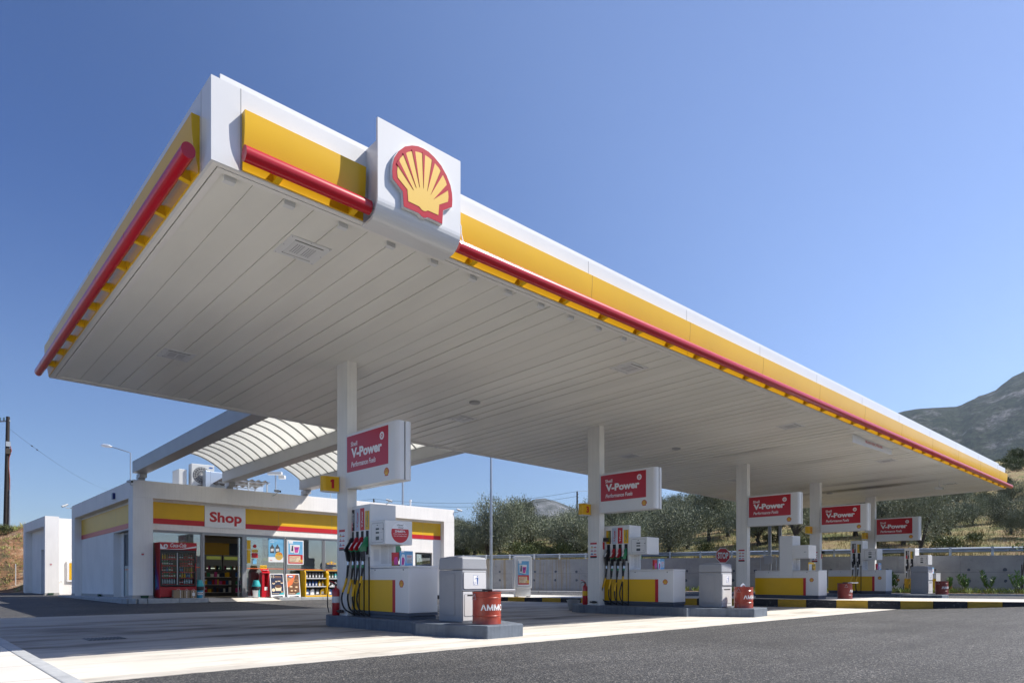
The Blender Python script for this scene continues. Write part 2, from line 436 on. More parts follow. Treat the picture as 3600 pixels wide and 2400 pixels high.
def f_poly(nt, ns, L, b):
    out = [n for n in ns if n.type == 'OUTPUT_MATERIAL'][0]
    b.inputs["Base Color"].default_value = (0.80, 0.80, 0.77, 1); b.inputs["Roughness"].default_value = 0.4
    tl = N(nt, "ShaderNodeBsdfTranslucent"); tl.inputs["Color"].default_value = (0.84, 0.83, 0.78, 1)
    mx = N(nt, "ShaderNodeMixShader"); mx.inputs[0].default_value = 0.72
    L.new(b.outputs[0], mx.inputs[1]); L.new(tl.outputs[0], mx.inputs[2]); L.new(mx.outputs[0], out.inputs[0])
custom('polycarbonate', f_poly)

# ------------------------------------------------------------------ mesh builder
TEXTCACHE = {}
def text_mesh(body, bold=0.0, shear=0.0):
    k = (body, bold, shear)
    if k in TEXTCACHE: return TEXTCACHE[k]
    cu = bpy.data.curves.new("tmp_text", 'FONT')
    cu.body = body; cu.size = 1.0; cu.offset = bold; cu.shear = shear; cu.resolution_u = 3
    cu.fill_mode = 'FRONT'
    ob = bpy.data.objects.new("tmp_text", cu); COL.objects.link(ob)
    dg = bpy.context.evaluated_depsgraph_get(); dg.update()
    me = bpy.data.meshes.new_from_object(ob.evaluated_get(dg))
    vs = [v.co.copy() for v in me.vertices]; fs = [tuple(p.vertices) for p in me.polygons]
    bpy.data.objects.remove(ob); bpy.data.curves.remove(cu); bpy.data.meshes.remove(me)
    if not vs: vs = [Vector((0, 0, 0))]
    x0 = min(v.x for v in vs); x1 = max(v.x for v in vs); y0 = min(v.y for v in vs); y1 = max(v.y for v in vs)
    TEXTCACHE[k] = (vs, fs, x0, x1, y0, y1)
    return TEXTCACHE[k]

class MB:
    def __init__(s): s.v = []; s.f = []; s.m = []; s.sm = []; s.names = []
    def mi(s, name):
        if name not in s.names: s.names.append(name)
        return s.names.index(name)
    def add(s, vs, fs, m, smooth=False):
        o = len(s.v); s.v += [Vector(v) for v in vs]; k = s.mi(m)
        for f in fs: s.f.append([i + o for i in f]); s.m.append(k); s.sm.append(smooth)
    def box(s, x0, x1, y0, y1, z0, z1, m):
        vs = [(x0, y0, z0), (x1, y0, z0), (x1, y1, z0), (x0, y1, z0), (x0, y0, z1), (x1, y0, z1), (x1, y1, z1), (x0, y1, z1)]
        s.add(vs, [(0, 3, 2, 1), (4, 5, 6, 7), (0, 1, 5, 4), (1, 2, 6, 5), (2, 3, 7, 6), (3, 0, 4, 7)], m)
    def prism(s, poly, d0, d1, m, axis='z', smooth=False, frame=None):
        """poly 2D CCW; axis z: (x,y)->z extrude. frame=(origin,xdir,ydir,ndir)"""
        n = len(poly)
        if frame:
            o, xd, yd, nd = [Vector(a) for a in frame]
            P = lambda p, d: o + xd * p[0] + yd * p[1] + nd * d
        elif axis == 'z': P = lambda p, d: Vector((p[0], p[1], d))
        elif axis == 'y': P = lambda p, d: Vector((p[0], d, p[1]))
        else: P = lambda p, d: Vector((d, p[0], p[1]))
        vs = [P(p, d0) for p in poly] + [P(p, d1) for p in poly]
        k = s.mi(m); o_ = len(s.v); s.v += vs
        s.f.append([o_ + i for i in range(n)][::-1]); s.m.append(k); s.sm.append(False)
        s.f.append([o_ + n + i for i in range(n)]); s.m.append(k); s.sm.append(False)
        for i in range(n):
            j = (i + 1) % n
            s.f.append([o_ + i, o_ + j, o_ + n + j, o_ + n + i]); s.m.append(k); s.sm.append(smooth)
    def quad(s, a, b, c, d, m): s.add([a, b, c, d], [(0, 1, 2, 3)], m)
    def cyl(s, p0, p1, r0, r1, m, n=16, caps=True, smooth=True):
        p0 = Vector(p0); p1 = Vector(p1); d = (p1 - p0).normalized()
        a = d.orthogonal().normalized(); b = d.cross(a)
        vs = []
        for p, r in ((p0, r0), (p1, r1)):
            for i in range(n):
                t = 2 * math.pi * i / n
                vs.append(p + (a * math.cos(t) + b * math.sin(t)) * r)
        s.add(vs, [(i, (i + 1) % n, n + (i + 1) % n, n + i) for i in range(n)], m, smooth)
        if caps:
            s.add(vs[:n], [tuple(range(n))[::-1]], m); s.add(vs[n:], [tuple(range(n))], m)
    def tube(s, pts, r, m, n=10, caps=True):
        pts = [Vector(p) for p in pts]
        rs = r if isinstance(r, (list, tuple)) else [r] * len(pts)
        rings = []; a = None
        for i, p in enumerate(pts):
            d = (pts[min(i + 1, len(pts) - 1)] - pts[max(i - 1, 0)]).normalized()
            if a is None: a = d.orthogonal().normalized()
            a = (a - d * a.dot(d)).normalized(); b = d.cross(a)
            rings.append([p + (a * math.cos(2 * math.pi * k / n) + b * math.sin(2 * math.pi * k / n)) * rs[i] for k in range(n)])
        vs = [v for rg in rings for v in rg]
        fs = []
        for i in range(len(rings) - 1):
            for k in range(n):
                fs.append((i * n + k, i * n + (k + 1) % n, (i + 1) * n + (k + 1) % n, (i + 1) * n + k))
        s.add(vs, fs, m, True)
        if caps:
            s.add(rings[0], [tuple(range(n))[::-1]], m); s.add(rings[-1], [tuple(range(n))], m)
    def lathe(s, prof, m, c=(0, 0), n=24, smooth=True):
        vs = []; fs = []
        for r, z in prof:
            for k in range(n):
                t = 2 * math.pi * k / n
                vs.append((c[0] + r * math.cos(t), c[1] + r * math.sin(t), z))
        for i in range(len(prof) - 1):
            for k in range(n):
                fs.append((i * n + k, i * n + (k + 1) % n, (i + 1) * n + (k + 1) % n, (i + 1) * n + k))
        s.add(vs, fs, m, smooth)
        s.add(vs[:n], [tuple(range(n))[::-1]], m); s.add(vs[-n:], [tuple(range(n))], m)
    def text(s, body, o, xd, yd, m, w=None, h=None, bold=0.0, shear=0.0, center=False, lift=0.0):
        """place text with lower-left of its box at o, width w and cap height h"""
        vs, fs, x0, x1, y0, y1 = text_mesh(body, bold, shear)
        o = Vector(o); xd = Vector(xd); yd = Vector(yd); nd = xd.cross(yd).normalized()
        sx = (w / (x1 - x0)) if w else None; sy = (h / (y1 - y0)) if h else None
        if sx is None: sx = sy
        if sy is None: sy = sx
        dx = -(x1 - x0) * sx / 2 if center else 0
        s.add([o + xd * ((v.x - x0) * sx + dx) + yd * ((v.y - y0) * sy) + nd * lift for v in vs], fs, m)
    def build(s, name, parent=None, shear=None, bevel=0.0, world=False, smooth_angle=None, segs=2):
        vs = s.v
        if shear: vs = [Vector((v.x, v.y, v.z + shear(v.x, v.y))) for v in vs]
        if world and parent is not None:
            p = parent
            L = Vector((0, 0, 0))
            while p is not None: L = L + p.location; p = p.parent
            vs = [v - L for v in vs]
        me = bpy.data.meshes.new(name)
        me.from_pydata([tuple(v) for v in vs], [], s.f)
        for nme in s.names: me.materials.append(MATS[nme])
        me.polygons.foreach_set("material_index", s.m)
        me.polygons.foreach_set("use_smooth", s.sm)
        me.update()
        if any(s.sm): me.set_sharp_from_angle(angle=R(38))
        o = bpy.data.objects.new(name, me); COL.objects.link(o)
        if parent: o.parent = parent
        if bevel > 0:
            b = o.modifiers.new("bevel", 'BEVEL'); b.width = bevel; b.segments = segs; b.limit_method = 'ANGLE'; b.angle_limit = R(40)
            b.harden_normals = False
        return o

def thing(name, label, cat, loc=(0, 0, 0), rz=0.0, group=None):
    o = bpy.data.objects.new(name, None); COL.objects.link(o)
    o.location = loc; o.rotation_euler = (0, 0, rz); o.empty_display_size = 0.2
    o['label'] = label; o['category'] = cat
    if group: o['group'] = group
    return o
def tag(o, label=None, cat=None, group=None, kind=None):
    if label: o['label'] = label
    if cat: o['category'] = cat
    if group: o['group'] = group
    if kind: o['kind'] = kind
    return o
KIDS = {}
def copy_tree(root, loc, rz=0.0, label=None, group=None, scale=None):
    kids = {}
    for o in bpy.data.objects:
        if o.parent: kids.setdefault(o.parent.name, []).append(o)
    def rec(o, parent):
        c = o.copy(); COL.objects.link(c); c.parent = parent
        for k in kids.get(o.name, []): rec(k, c)
        return c
    r = rec(root, None)
    r.location = loc; r.rotation_euler = (0, 0, rz)
    if scale: r.scale = scale
    if label: r['label'] = label
    if group: r['group'] = group
    return r

# ------------------------------------------------------------------ shared shapes
def mirror(L): return L + [(-x, y) for x, y in reversed(L) if abs(x) > 1e-6]
PO = mirror([(0, .94), (.18, .925), (.37, .86), (.60, .73), (.80, .52), (.93, .30), (.985, .10), (1.0, -.08), (.985, -.285), (.67, -.505), (.64, -.895), (.15, -.89), (.07, -.94), (0, -.95)])
PI_ = mirror([(0, .77), (.18, .75), (.34, .70), (.5, .61), (.63, .49), (.75, .33), (.82, .14), (.84, -.06), (.82, -.2), (.52, -.395), (.49, -.695), (.14, -.70), (.06, -.755), (0, -.765)])
WEDGES = [((-.045, .80), (.045, .80), (0, -.16)), ((.285, .76), (.385, .725), (.125, -.18)), ((.585, .59), (.665, .51), (.235, -.24)), ((.80, .28), (.86, .15), (.325, -.33))]
def pecten(mb, o, xd, yd, hw, th=0.003, side='red'):
    """scallop emblem facing xd x yd"""
    xd = Vector(xd); yd = Vector(yd); nd = xd.cross(yd)
    fr = (o, xd, yd, nd)
    sc = lambda L: [(x * hw, y * hw) for x, y in L][::-1]
    mb.prism(sc(PO), 0, th, side, frame=fr)
    if side != 'red': mb.prism(sc([(x * .985, y * .985) for x, y in PO]), th, th + 0.004, 'red', frame=fr)
    t = th + (0.004 if side != 'red' else 0)
    e = max(0.0012, hw * 0.008)
    mb.prism(sc(PI_), t, t + e, 'pecten_yellow', frame=fr)
    ws = []
    for a, b, c in WEDGES:
        ws.append([a, b, c])
        if a[0] > 0: ws.append([(-b[0], b[1]), (-a[0], a[1]), (-c[0], c[1])])
    for w in ws: mb.prism(sc(w), t, t + 2 * e, 'red', frame=fr)

UF = ((0, -1, 0), (0, 0, 1))     # reading directions on a face that looks towards -x
VF = ((1, 0, 0), (0, 0, 1))      # ... and on a face that looks towards -y

def smooth(a, b, x):
    t = max(0, min(1, (x - a) / (b - a))); return t * t * (3 - 2 * t)
def gz(x, y):
    """height of the ground sheet: the lanes past the long traffic island climb a little"""
    return 0.16 * smooth(21.8, 25.5, x + max(0, 8 - y) * 0.25) * smooth(30, 24, y)

# ------------------------------------------------------------------ ground
def sheet(name, xs, ys, mname, dz=0.0, kind='structure'):
    m = MB(); vs = [(x, y, gz(x, y) + dz) for y in ys for x in xs]
    n = len(xs); fs = [(j * n + i, j * n + i + 1, (j + 1) * n + i + 1, (j + 1) * n + i) for j in range(len(ys) - 1) for i in range(n - 1)]
    m.add(vs, fs, mname, True)
    return tag(m.build(name), kind=kind)
def lin(a, b, s):
    n = max(1, int(round((b - a) / s))); return [a + (b - a) * i / n for i in range(n + 1)]
sheet('asphalt_ground', [-3000, -400, -60] + lin(-20, 50, 1.0) + [120, 400, 3000], [-3000, -400, -60] + lin(-20, 60, 1.0) + [120, 400, 3000], 'asphalt')
m = MB()
rs = random.Random(8)
poly = [(1.13, 7.0)] + [(1.13 + k * .15, 7.0 + .3 * k * .15 / 21.8 + rs.uniform(-.012, .012)) for k in range(1, 145)] + [(23.0, 7.3), (21.3, 9.2), (20.9, 11.2), (19.7, 14.0), (18.8, 17.6), (18.5, 19.2), (1.0, 19.4)]
m.prism(poly, -0.03, 0.005, 'concrete')
tag(m.build('concrete_forecourt'), kind='structure')
# pavement in the bottom left corner with its kerb
m = MB()
m.box(-12, 0.99, 3.2, 13.4, -0.05, 0.118, 'paving')
tag(m.build('pavement'), kind='structure')
m = MB()
for k in range(11):
    y0 = 3.2 + k * 0.93
    m.box(0.995, 1.13, y0 + 0.004, y0 + 0.926, -0.05, 0.122, 'kerb_stone')
tag(m.build('kerb', bevel=0.012), kind='structure')
# white parking line in front of the shop
m = MB(); m.box(13.0, 21.0, 24.6, 24.72, 0.0, 0.004, 'letter_white'); tag(m.build('road_marking'), kind='structure')
# drain grate
t = thing('drain_grate', 'dark square metal drain grate set in the shaded concrete at the left', 'drain', (2.43, 11.85, 0))
m = MB(); m.box(-.26, .26, -.24, .24, 0.0, 0.007, 'black_plastic'); m.build('frame', t)
m = MB()
for k in range(10): m.box(-.24 + k * .05, -.215 + k * .05, -.22, .22, .007, .012, 'black_plastic')
m.build('bars', t)

# long traffic island: paved top, painted kerb stones
front = [(17.8, 24.5), (17.95, 22.5), (18.15, 20.65), (18.35, 19.1), (18.6, 17.6), (19.05, 15.8), (19.6, 14.0), (20.2, 12.5), (20.78, 11.0), (21.0, 9.8), (21.3, 8.7), (21.7, 7.6), (22.25, 6.75), (22.8, 5.7), (23.4, 4.65), (24.2, 3.3), (25.2, 1.8), (26.5, 0)]
back = [(30, 0), (28.3, 2.6), (27, 4.9), (25.8, 7.8), (24.4, 12), (22.6, 16), (21.7, 20), (21.4, 24.5)]
def pz(x, y): return 0.155 + 0.085 * smooth(20.5, 11, y)
m = MB()
def inset(L, d):
    out = []
    for i, p in enumerate(L):
        a = Vector(L[max(i - 1, 0)]); b = Vector(L[min(i + 1, len(L) - 1)]); t_ = (b - a).normalized()
        nn = Vector((-t_.y, t_.x)); out.append((p[0] + nn.x * d, p[1] + nn.y * d))
    return out
fi = inset(front, 0.14)
bb = list(back)[::-1]
bk = [bb[min(int(i * (len(bb) - 1) / (len(fi) - 1)), len(bb) - 1)] for i in range(len(fi))]
# resample back to the same count
def resample(L, n):
    d = [0]
    for i in range(1, len(L)): d.append(d[-1] + math.hypot(L[i][0] - L[i - 1][0], L[i][1] - L[i - 1][1]))
    out = []
    for k in range(n):
        s = d[-1] * k / (n - 1); i = 0
        while i < len(L) - 2 and d[i + 1] < s: i += 1
        f = (s - d[i]) / (d[i + 1] - d[i]); out.append((L[i][0] + (L[i + 1][0] - L[i][0]) * f, L[i][1] + (L[i + 1][1] - L[i][1]) * f))
    return out
fi = resample(fi, 40); bk = resample(bb, 40)
vs = [(x, y, pz(x, y)) for x, y in fi] + [(x, y, pz(x, y)) for x, y in bk] + [(x, y, -0.1) for x, y in bk]
fs = [(i, i + 1, 41 + i, 40 + i) for i in range(39)] + [(40 + i, 41 + i, 81 + i, 80 + i) for i in range(39)]
m.add(vs, fs, 'paving')
tag(m.build('island_pavement'), kind='structure')
fr_ = resample(front, 32); fi_ = resample(inset(front, 0.15), 32)
m = MB()
for i in range(31):
    a, b, c, d = fr_[i], fr_[i + 1], fi_[i + 1], fi_[i]
    def lerp(p, q, f): return (p[0] + (q[0] - p[0]) * f, p[1] + (q[1] - p[1]) * f)
    a2, b2, c2, d2 = lerp(a, b, .004), lerp(a, b, .996), lerp(d, c, .996), lerp(d, c, .004)
    h = pz(*a) + 0.004
    m.prism([a2, b2, c2, d2][::-1], -0.08, h, 'kerb_yellow' if i % 2 else 'kerb_black')
tag(m.build('painted_kerb', bevel=0.015), kind='structure')
# far kerb and planting bed by the retaining wall
W0 = Vector((26.4, 34.5)); W1 = Vector((37.3, 7.2)); WD = (W1 - W0).normalized(); WN = Vector((-WD.y, WD.x))
if WN.x < 0: WN = -WN
def wp(w, d): p = W0 + WD * w + WN * d; return (p.x, p.y)
m = MB()
for (d0, d1, z1, mm) in ((-2.6, -2.45, .24, 'kerb_stone'), (-2.45, -0.02, .235, 'bank_soil')):
    w0 = 10.0
    L = [wp(w0, d0), wp(46, d0), wp(46, d1), wp(w0, d1)]
    m.prism(L, -0.05, z1, mm)
tag(m.build('planting_bed'), kind='structure')
m = MB()
m.prism([wp(-8, -1.4), wp(9.8, -1.4), wp(9.8, -0.02), wp(-8, -0.02)], -0.05, .16, 'paving')
tag(m.build('far_pavement'), kind='structure')

# ------------------------------------------------------------------ pump islands
def island(name, label, loc, narrow, wide, z1=0.21, rz=0.0):
    t = thing(name, label, 'kerb island', (loc[0], loc[1], 0), rz, 'raised concrete pump islands')
    m = MB(); m.prism(narrow, -0.05, z1, 'island_grey'); m.build('slab', t, bevel=0.018)
    m = MB(); m.prism(wide, -0.05, z1 - 0.005, 'island_grey'); m.build('end_block', t, bevel=0.018)
    return t
def rel(L, o): return [(x - o[0], y - o[1]) for x, y in L]
island('pump_island', 'slate grey concrete island carrying the nearest column and nearest pump', (6.9, 8),
       rel([(6.42, 9.3), (7.62, 9.3), (7.62, 11.9), (7.45, 12.35), (7.1, 12.65), (6.75, 12.72), (6.35, 12.4), (6.20, 12.0), (6.28, 11.6)], (6.9, 8)),
       rel([(6.65, 7.86), (7.43, 7.90), (7.85, 9.1), (7.7, 9.7), (6.48, 9.7), (6.24, 9.15)], (6.9, 8)))
island('pump_island', 'slate grey painted concrete island behind the grey bucket, carrying the column with the number 3', (15.2, 8.2),
       rel([(13.95, 9.2), (15.4, 9.2), (15.2, 11.9), (14.9, 12.5), (14.5, 12.85), (14.0, 12.9), (13.65, 12.6), (13.5, 12.2), (13.56, 11.6)], (15.2, 8.2)),
       rel([(14.90, 8.0), (15.72, 8.10), (16.0, 9.2), (15.7, 9.8), (14.3, 9.8), (14.02, 9.3)], (15.2, 8.2)))
SN = [(-.62, 1.2), (.85, 1.2), (.85, 4.3), (.5, 4.9), (-1.0, 4.9), (-1.5, 4.5), (-1.5, 3.4)]
SW = [(0.0, 0.0), (.78, 0.0), (1.1, 1.3), (.9, 1.8), (-.5, 1.8), (-.6, 1.3)]
island('pump_island', 'dark concrete island far right, carrying the farthest grey litter unit', (28.3, 7.9), SN, SW, z1=.30)
island('pump_island', 'farthest concrete island, below the last fuel sign', (34.9, 7.9), [(x * 1.4 - .1, y) for x, y in SN], SW, z1=.20)

# ------------------------------------------------------------------ canopy
U0, U1, V0, V1 = 2.42, 33.92, 7.19, 16.67
ZS, ZT = 5.106, 5.966
zc = lambda x, y: -0.0195 * (x - 2) - 0.0182 * (y - 11)
can = thing('forecourt_canopy', 'huge flat white forecourt canopy with yellow band and red light tube, on five white columns', 'canopy', (6.5, 11.9, 0))
def cb(m, name, parent=None, **kw): return m.build(name, parent or can, shear=zc, world=True, **kw)
m = MB()
th = .03
m.box(U0, U1, V0, V0 + th, ZS, ZT, 'white_metal'); m.box(U0, U1, V1 - th, V1, ZS, ZT, 'white_metal')
m.box(U0, U0 + th, V0 + th, V1 - th, ZS, ZT, 'white_metal'); m.box(U1 - th, U1, V0 + th, V1 - th, ZS, ZT, 'white_metal')
m.box(U0 + th, U1 - th, V0 + th, V1 - th, ZT - .05, ZT - .01, 'white_panel')
k = 0
x = 2.72
while x < U1:
    m.box(x - .004, x + .004, V0 - .0012, V0, ZS + .01, ZT, 'seam'); x += 2.727
y = V0 + .3
while y < V1:
    m.box(U0 - .0012, U0, y - .004, y + .004, ZS + .01, ZT, 'seam'); y += 2.727
cb(m, 'fascia')
m = MB()
m.box(U0 + .16, U1 - .12, V0 + .20, V0 + .23, ZT - .02, ZT + .20, 'white_metal')
m.box(U0 + .16, U0 + .19, V0 + .23, V1 - .2, ZT - .02, ZT + .12, 'white_metal')
m.box(U1 - .15, U1 - .12, V0 + .23, V1 - .2, ZT - .02, ZT + .12, 'white_metal')
cb(m, 'roof_upstand')

def f_soffit(nt, ns, L, b):
    tc = N(nt, "ShaderNodeTexCoord").outputs["Object"]
    g = N(nt, "ShaderNodeNewGeometry")
    c = mixc(nt, (0.78, 0.76, 0.69), (0.83, 0.81, 0.74), g.outputs["Random Per Island"])
    dirt = mapr(nt, noise_tex(nt, mapping(nt, tc, (1.2, .35, 1)), 1.0, 6), .35, .7, 1.0, .90)
    vm = N(nt, "ShaderNodeVectorMath", operation='SCALE'); L.new(c, vm.inputs[0]); L.new(dirt, vm.inputs["Scale"])
    c = vm.outputs[0]
    for (px, py, sx, sy, a) in ((29.6 - 6.5, 11.2 - 11.9, .6, 3.0, 1.0), (27.9 - 6.5, 10.4 - 11.9, .5, 2.0, .45), (19.6 - 6.5, 10.8 - 11.9, .35, 1.6, .35), (22.6 - 6.5, 10.0 - 11.9, .4, 1.5, .3)):
        mp = mapping(nt, tc, (1 / sx, 1 / sy, 0), (-px / sx, -py / sy, 0))
        ln = N(nt, "ShaderNodeVectorMath", operation='LENGTH'); L.new(mp, ln.inputs[0])
        f = mapr(nt, ln.outputs["Value"], 1.0, 0.25, 0, a)
        nz = mapr(nt, noise_tex(nt, mapping(nt, tc, (3, .7, 1)), 1.5, 5), .2, .5)
        mm = N(nt, "ShaderNodeMath", operation='MULTIPLY'); L.new(f, mm.inputs[0]); L.new(nz, mm.inputs[1])
        c = mixc(nt, c, (0.04, 0.032, 0.028), mm.outputs[0])
    L.new(c, b.inputs["Base Color"]); b.inputs["Roughness"].default_value = 0.35
custom('soffit_planks', f_soffit)
m = MB()
x = U0 + .15; pw = .353; zz = ZS + .022
while x < U1 - .15:
    x1 = min(x + pw, U1 - .15); j = random.uniform(-.0012, .0012)
    tl = .003 + random.uniform(-.005, .005)
    vs = [(x + .004, V0 + .14, zz + j - tl), (x1 - .004, V0 + .14, zz + j + tl), (x1 - .004, V1 - .14, zz + j + tl), (x + .004, V1 - .14, zz + j - tl)]
    vs += [(x + .004, V0 + .14, zz + .03), (x + .004, V1 - .14, zz + .03), (x1 - .004, V0 + .14, zz + .03), (x1 - .004, V1 - .14, zz + .03)]
    m.add(vs, [(0, 3, 2, 1), (0, 4, 5, 3), (1, 2, 7, 6)], 'soffit_planks')
    x = x1
o = cb(m, 'soffit')
m = MB(); m.box(U0 + .1, U1 - .1, V0 + .1, V1 - .1, ZS + .05, ZS + .055, 'soffit_gap'); cb(m, 'soffit_backing')
m = MB()
for (a, b_, c_, d_) in ((U0 + .03, U1 - .03, V0 + .03, V0 + .085), (U0 + .03, U1 - .03, V1 - .085, V1 - .03)):
    m.box(a, b_, c_, d_, ZS + .004, ZS + .03, 'soffit')
for (a, b_, c_, d_) in ((U0 + .03, U0 + .085, V0 + .085, V1 - .085), (U1 - .085, U1 - .03, V0 + .085, V1 - .085)):
    m.box(a, b_, c_, d_, ZS + .004, ZS + .03, 'soffit')
for (a, b_, c_, d_) in ((U0 + .10, U1 - .10, V0 + .10, V0 + .17), (U0 + .10, U1 - .10, V1 - .17, V1 - .10)):
    m.box(a, b_, c_, d_, ZS + .006, ZS + .04, 'soffit')
for (a, b_, c_, d_) in ((U0 + .10, U0 + .17, V0 + .17, V1 - .17), (U1 - .17, U1 - .10, V0 + .17, V1 - .17)):
    m.box(a, b_, c_, d_, ZS + .006, ZS + .04, 'soffit')
cb(m, 'soffit_trim')
# small bent clips along the front edge
for k in range(11):
    m = MB(); x = 2.68 + .665 * k
    m.box(x - .06, x + .06, V0 + .20, V0 + .215, ZS - .035, ZS + .02, 'white_panel')
    m.box(x - .06, x + .06, V0 + .215, V0 + .27, ZS - .035, ZS - .03, 'white_panel')
    cb(m, 'clip')
# recessed lamps
for (lx, ly) in [(3.94 + 6.72 * i, yy) for i in range(5) for yy in (8.33, 13.55)]:
    m = MB()
    m.box(lx - .27, lx + .27, ly - .27, ly + .27, ZS + .010, ZS + .02, 'white_panel')
    for s_ in (-.25, 0, .25):
        for q in (-.25, 0, .25):
            if s_ or q: m.cyl((lx + s_, ly + q, ZS + .01), (lx + s_, ly + q, ZS + .006), .006, .006, 'seam', n=6)
    lo = cb(m, 'ceiling_light')
    m = MB()
    m.box(lx - .19, lx + .19, ly - .20, ly - .194, ZS + .002, ZS + .0098, 'soffit_gap'); m.box(lx - .19, lx + .19, ly + .194, ly + .2, ZS + .002, ZS + .0098, 'soffit_gap')
    m.box(lx - .18, lx + .18, ly - .19, ly + .19, ZS + .002, ZS + .0098, 'white_metal')
    for i in range(9):
        for j in range(7):
            if i == 4: continue
            m.box(lx - .13 + i * .03, lx - .13 + i * .03 + .014, ly - .125 + j * .036, ly - .125 + j * .036 + .02, ZS + .0005, ZS + .002, 'seam')
    m.build('diffuser', lo, shear=zc, world=True)
for (dx, dy) in ((9.95, 12.2), (17.5, 11.9), (29.9, 12.6)):
    m = MB(); m.lathe([(.11, ZS - .015), (.13, ZS + .0), (.13, ZS + .03)], 'beam', c=(dx, dy)); cb(m, 'ceiling_fitting')
# yellow bands (cove profile)
prof = [(0, 5.715), (.085, 5.715), (.0845, 5.64), (.082, 5.56), (.075, 5.47), (.063, 5.38), (.046, 5.29), (.028, 5.21), (.018, 5.15), (.018, 5.118), (0, 5.118)]
def band_front(a, b_): 
    m = MB(); m.prism([(V0 - p, z) for p, z in prof][::-1], a, b_, 'yellow', axis='x', smooth=True); return m
for (a, b_) in ((2.73, 4.15), (5.42, 33.90)):
    m = band_front(a, b_)
    s_ = a if a > 5 else None
    if s_:
        x = 8.17
        while x < b_:
            m.prism([(V0 - p - .0015, z) for p, z in prof[1:-1]] + [(V0 - p + .004, z) for p, z in prof[1:-1]][::-1], x - .003, x + .003, 'seam_yellow', axis='x'); x += 2.727
    cb(m, 'yellow_band')
m = MB(); 
m2 = MB(); m2.prism([(U0 - p, z) for p, z in prof][::-1], 7.53, 16.62, 'yellow', axis='y', smooth=True); cb(m2, 'yellow_band')
TP, TZ, TR = .165, 5.205, .082
def tubef(a, b_, axis):
    m = MB()
    sec = []
    n = 22
    for k in range(n):
        t = 2 * math.pi * k / n
        sec.append((math.cos(t) * TR * .86, math.sin(t) * TR))
    if axis == 'x':
        P = [(V0 - TP + p, TZ + z) for p, z in sec]; m.prism(P, a, b_, 'red', axis='x', smooth=True)
        x = a + 2.68
        if b_ - a > 3:
            x = 7.95
            while x < b_:
                m.prism([(V0 - TP + p * 1.02, TZ + z * 1.02) for p, z in sec], x - .006, x + .006, 'red_matt', axis='x', smooth=True); x += 2.68
    else:
        P = [((U0 if axis == 'y' else U1) + (-TP if axis == 'y' else TP) + p, TZ + z) for p, z in sec]
        m.prism(P[::-1], a, b_, 'red', axis='y', smooth=True)
        x = a + 2.3
        while x < b_:
            m.prism([(((U0 - TP) if axis == 'y' else U1 + TP) + p * 1.02, TZ + z * 1.02) for p, z in sec][::-1], x - .006, x + .006, 'red_matt', axis='y', smooth=True); x += 1.6
    return cb(m, 'light_tube')
tubef(2.69, 4.15, 'x'); tubef(5.43, 34.10, 'x'); tubef(7.36, 16.75, 'y')
x = 3.09
while x < 33.8:
    if not (4.1 < x < 5.4):
        m = MB(); m.prism([(V0, 5.12), (V0, 5.25), (V0 - .12, 5.22), (V0 - .13, 5.14)], x - .035, x + .035, 'yellow', axis='x'); cb(m, 'bracket')
    x += .9
y = 7.8
while y < 16.5:
    m = MB(); m.prism([(U0, 5.12), (U0, 5.25), (U0 - .12, 5.22), (U0 - .13, 5.14)], y - .035, y + .035, 'yellow', axis='y'); cb(m, 'bracket')
    y += .9
# logo panel
LA, LB = 4.17, 5.375
pr = [(6.88, 6.20), (6.88, 5.28)] + [(6.88 + .21 * (1 - math.cos(R(a))), 5.28 - .21 * math.sin(R(a))) for a in range(10, 91, 10)] + [(7.24, 5.07), (7.24, 5.10)] + [(7.09, 5.10)] + [(7.09 - .175 * math.sin(R(a)), 5.28 - .18 * math.cos(R(a))) for a in range(10, 91, 10)] + [(6.915, 6.20)]
m = MB(); m.prism(pr, LA, LB, 'white_metal', axis='x'); lp = cb(m, 'logo_panel')
m = MB(); m.box(LA + .03, LB - .03, 6.92, V0, 5.2, 5.98, 'white_metal'); cb(m, 'logo_housing')
m = MB()
pecten(m, (4.772, 6.879, 5.662), VF[0], VF[1], .445, th=.045, side='white_panel')
m.build('emblem', lp, shear=zc, world=True)
m = MB(); m.tube([(5.40, 7.05, 5.62), (5.44, 7.03, 5.57), (5.50, 7.03, 5.48), (5.52, 7.05, 5.40), (5.53, 7.02, 5.28)], .009, 'letter_white'); cb(m, 'cable')
# columns
UC = [6.42, 13.71, 21.27, 26.84, 32.42]; VC = 11.68
CB = [.206, .206, .23, .296, .196]
for i, (x, b0) in enumerate(zip(UC, CB)):
    m = MB(); m.box(x, x + .2, VC, VC + .4, b0, ZS + zc(x, VC) + .04, 'column_white'); o = m.build('column', can, world=True, bevel=.006)
    m = MB(); m.box(x - .012, x + .212, VC - .012, VC + .412, b0, b0 + .02, 'white_panel'); m.build('base_plate', o, world=True)

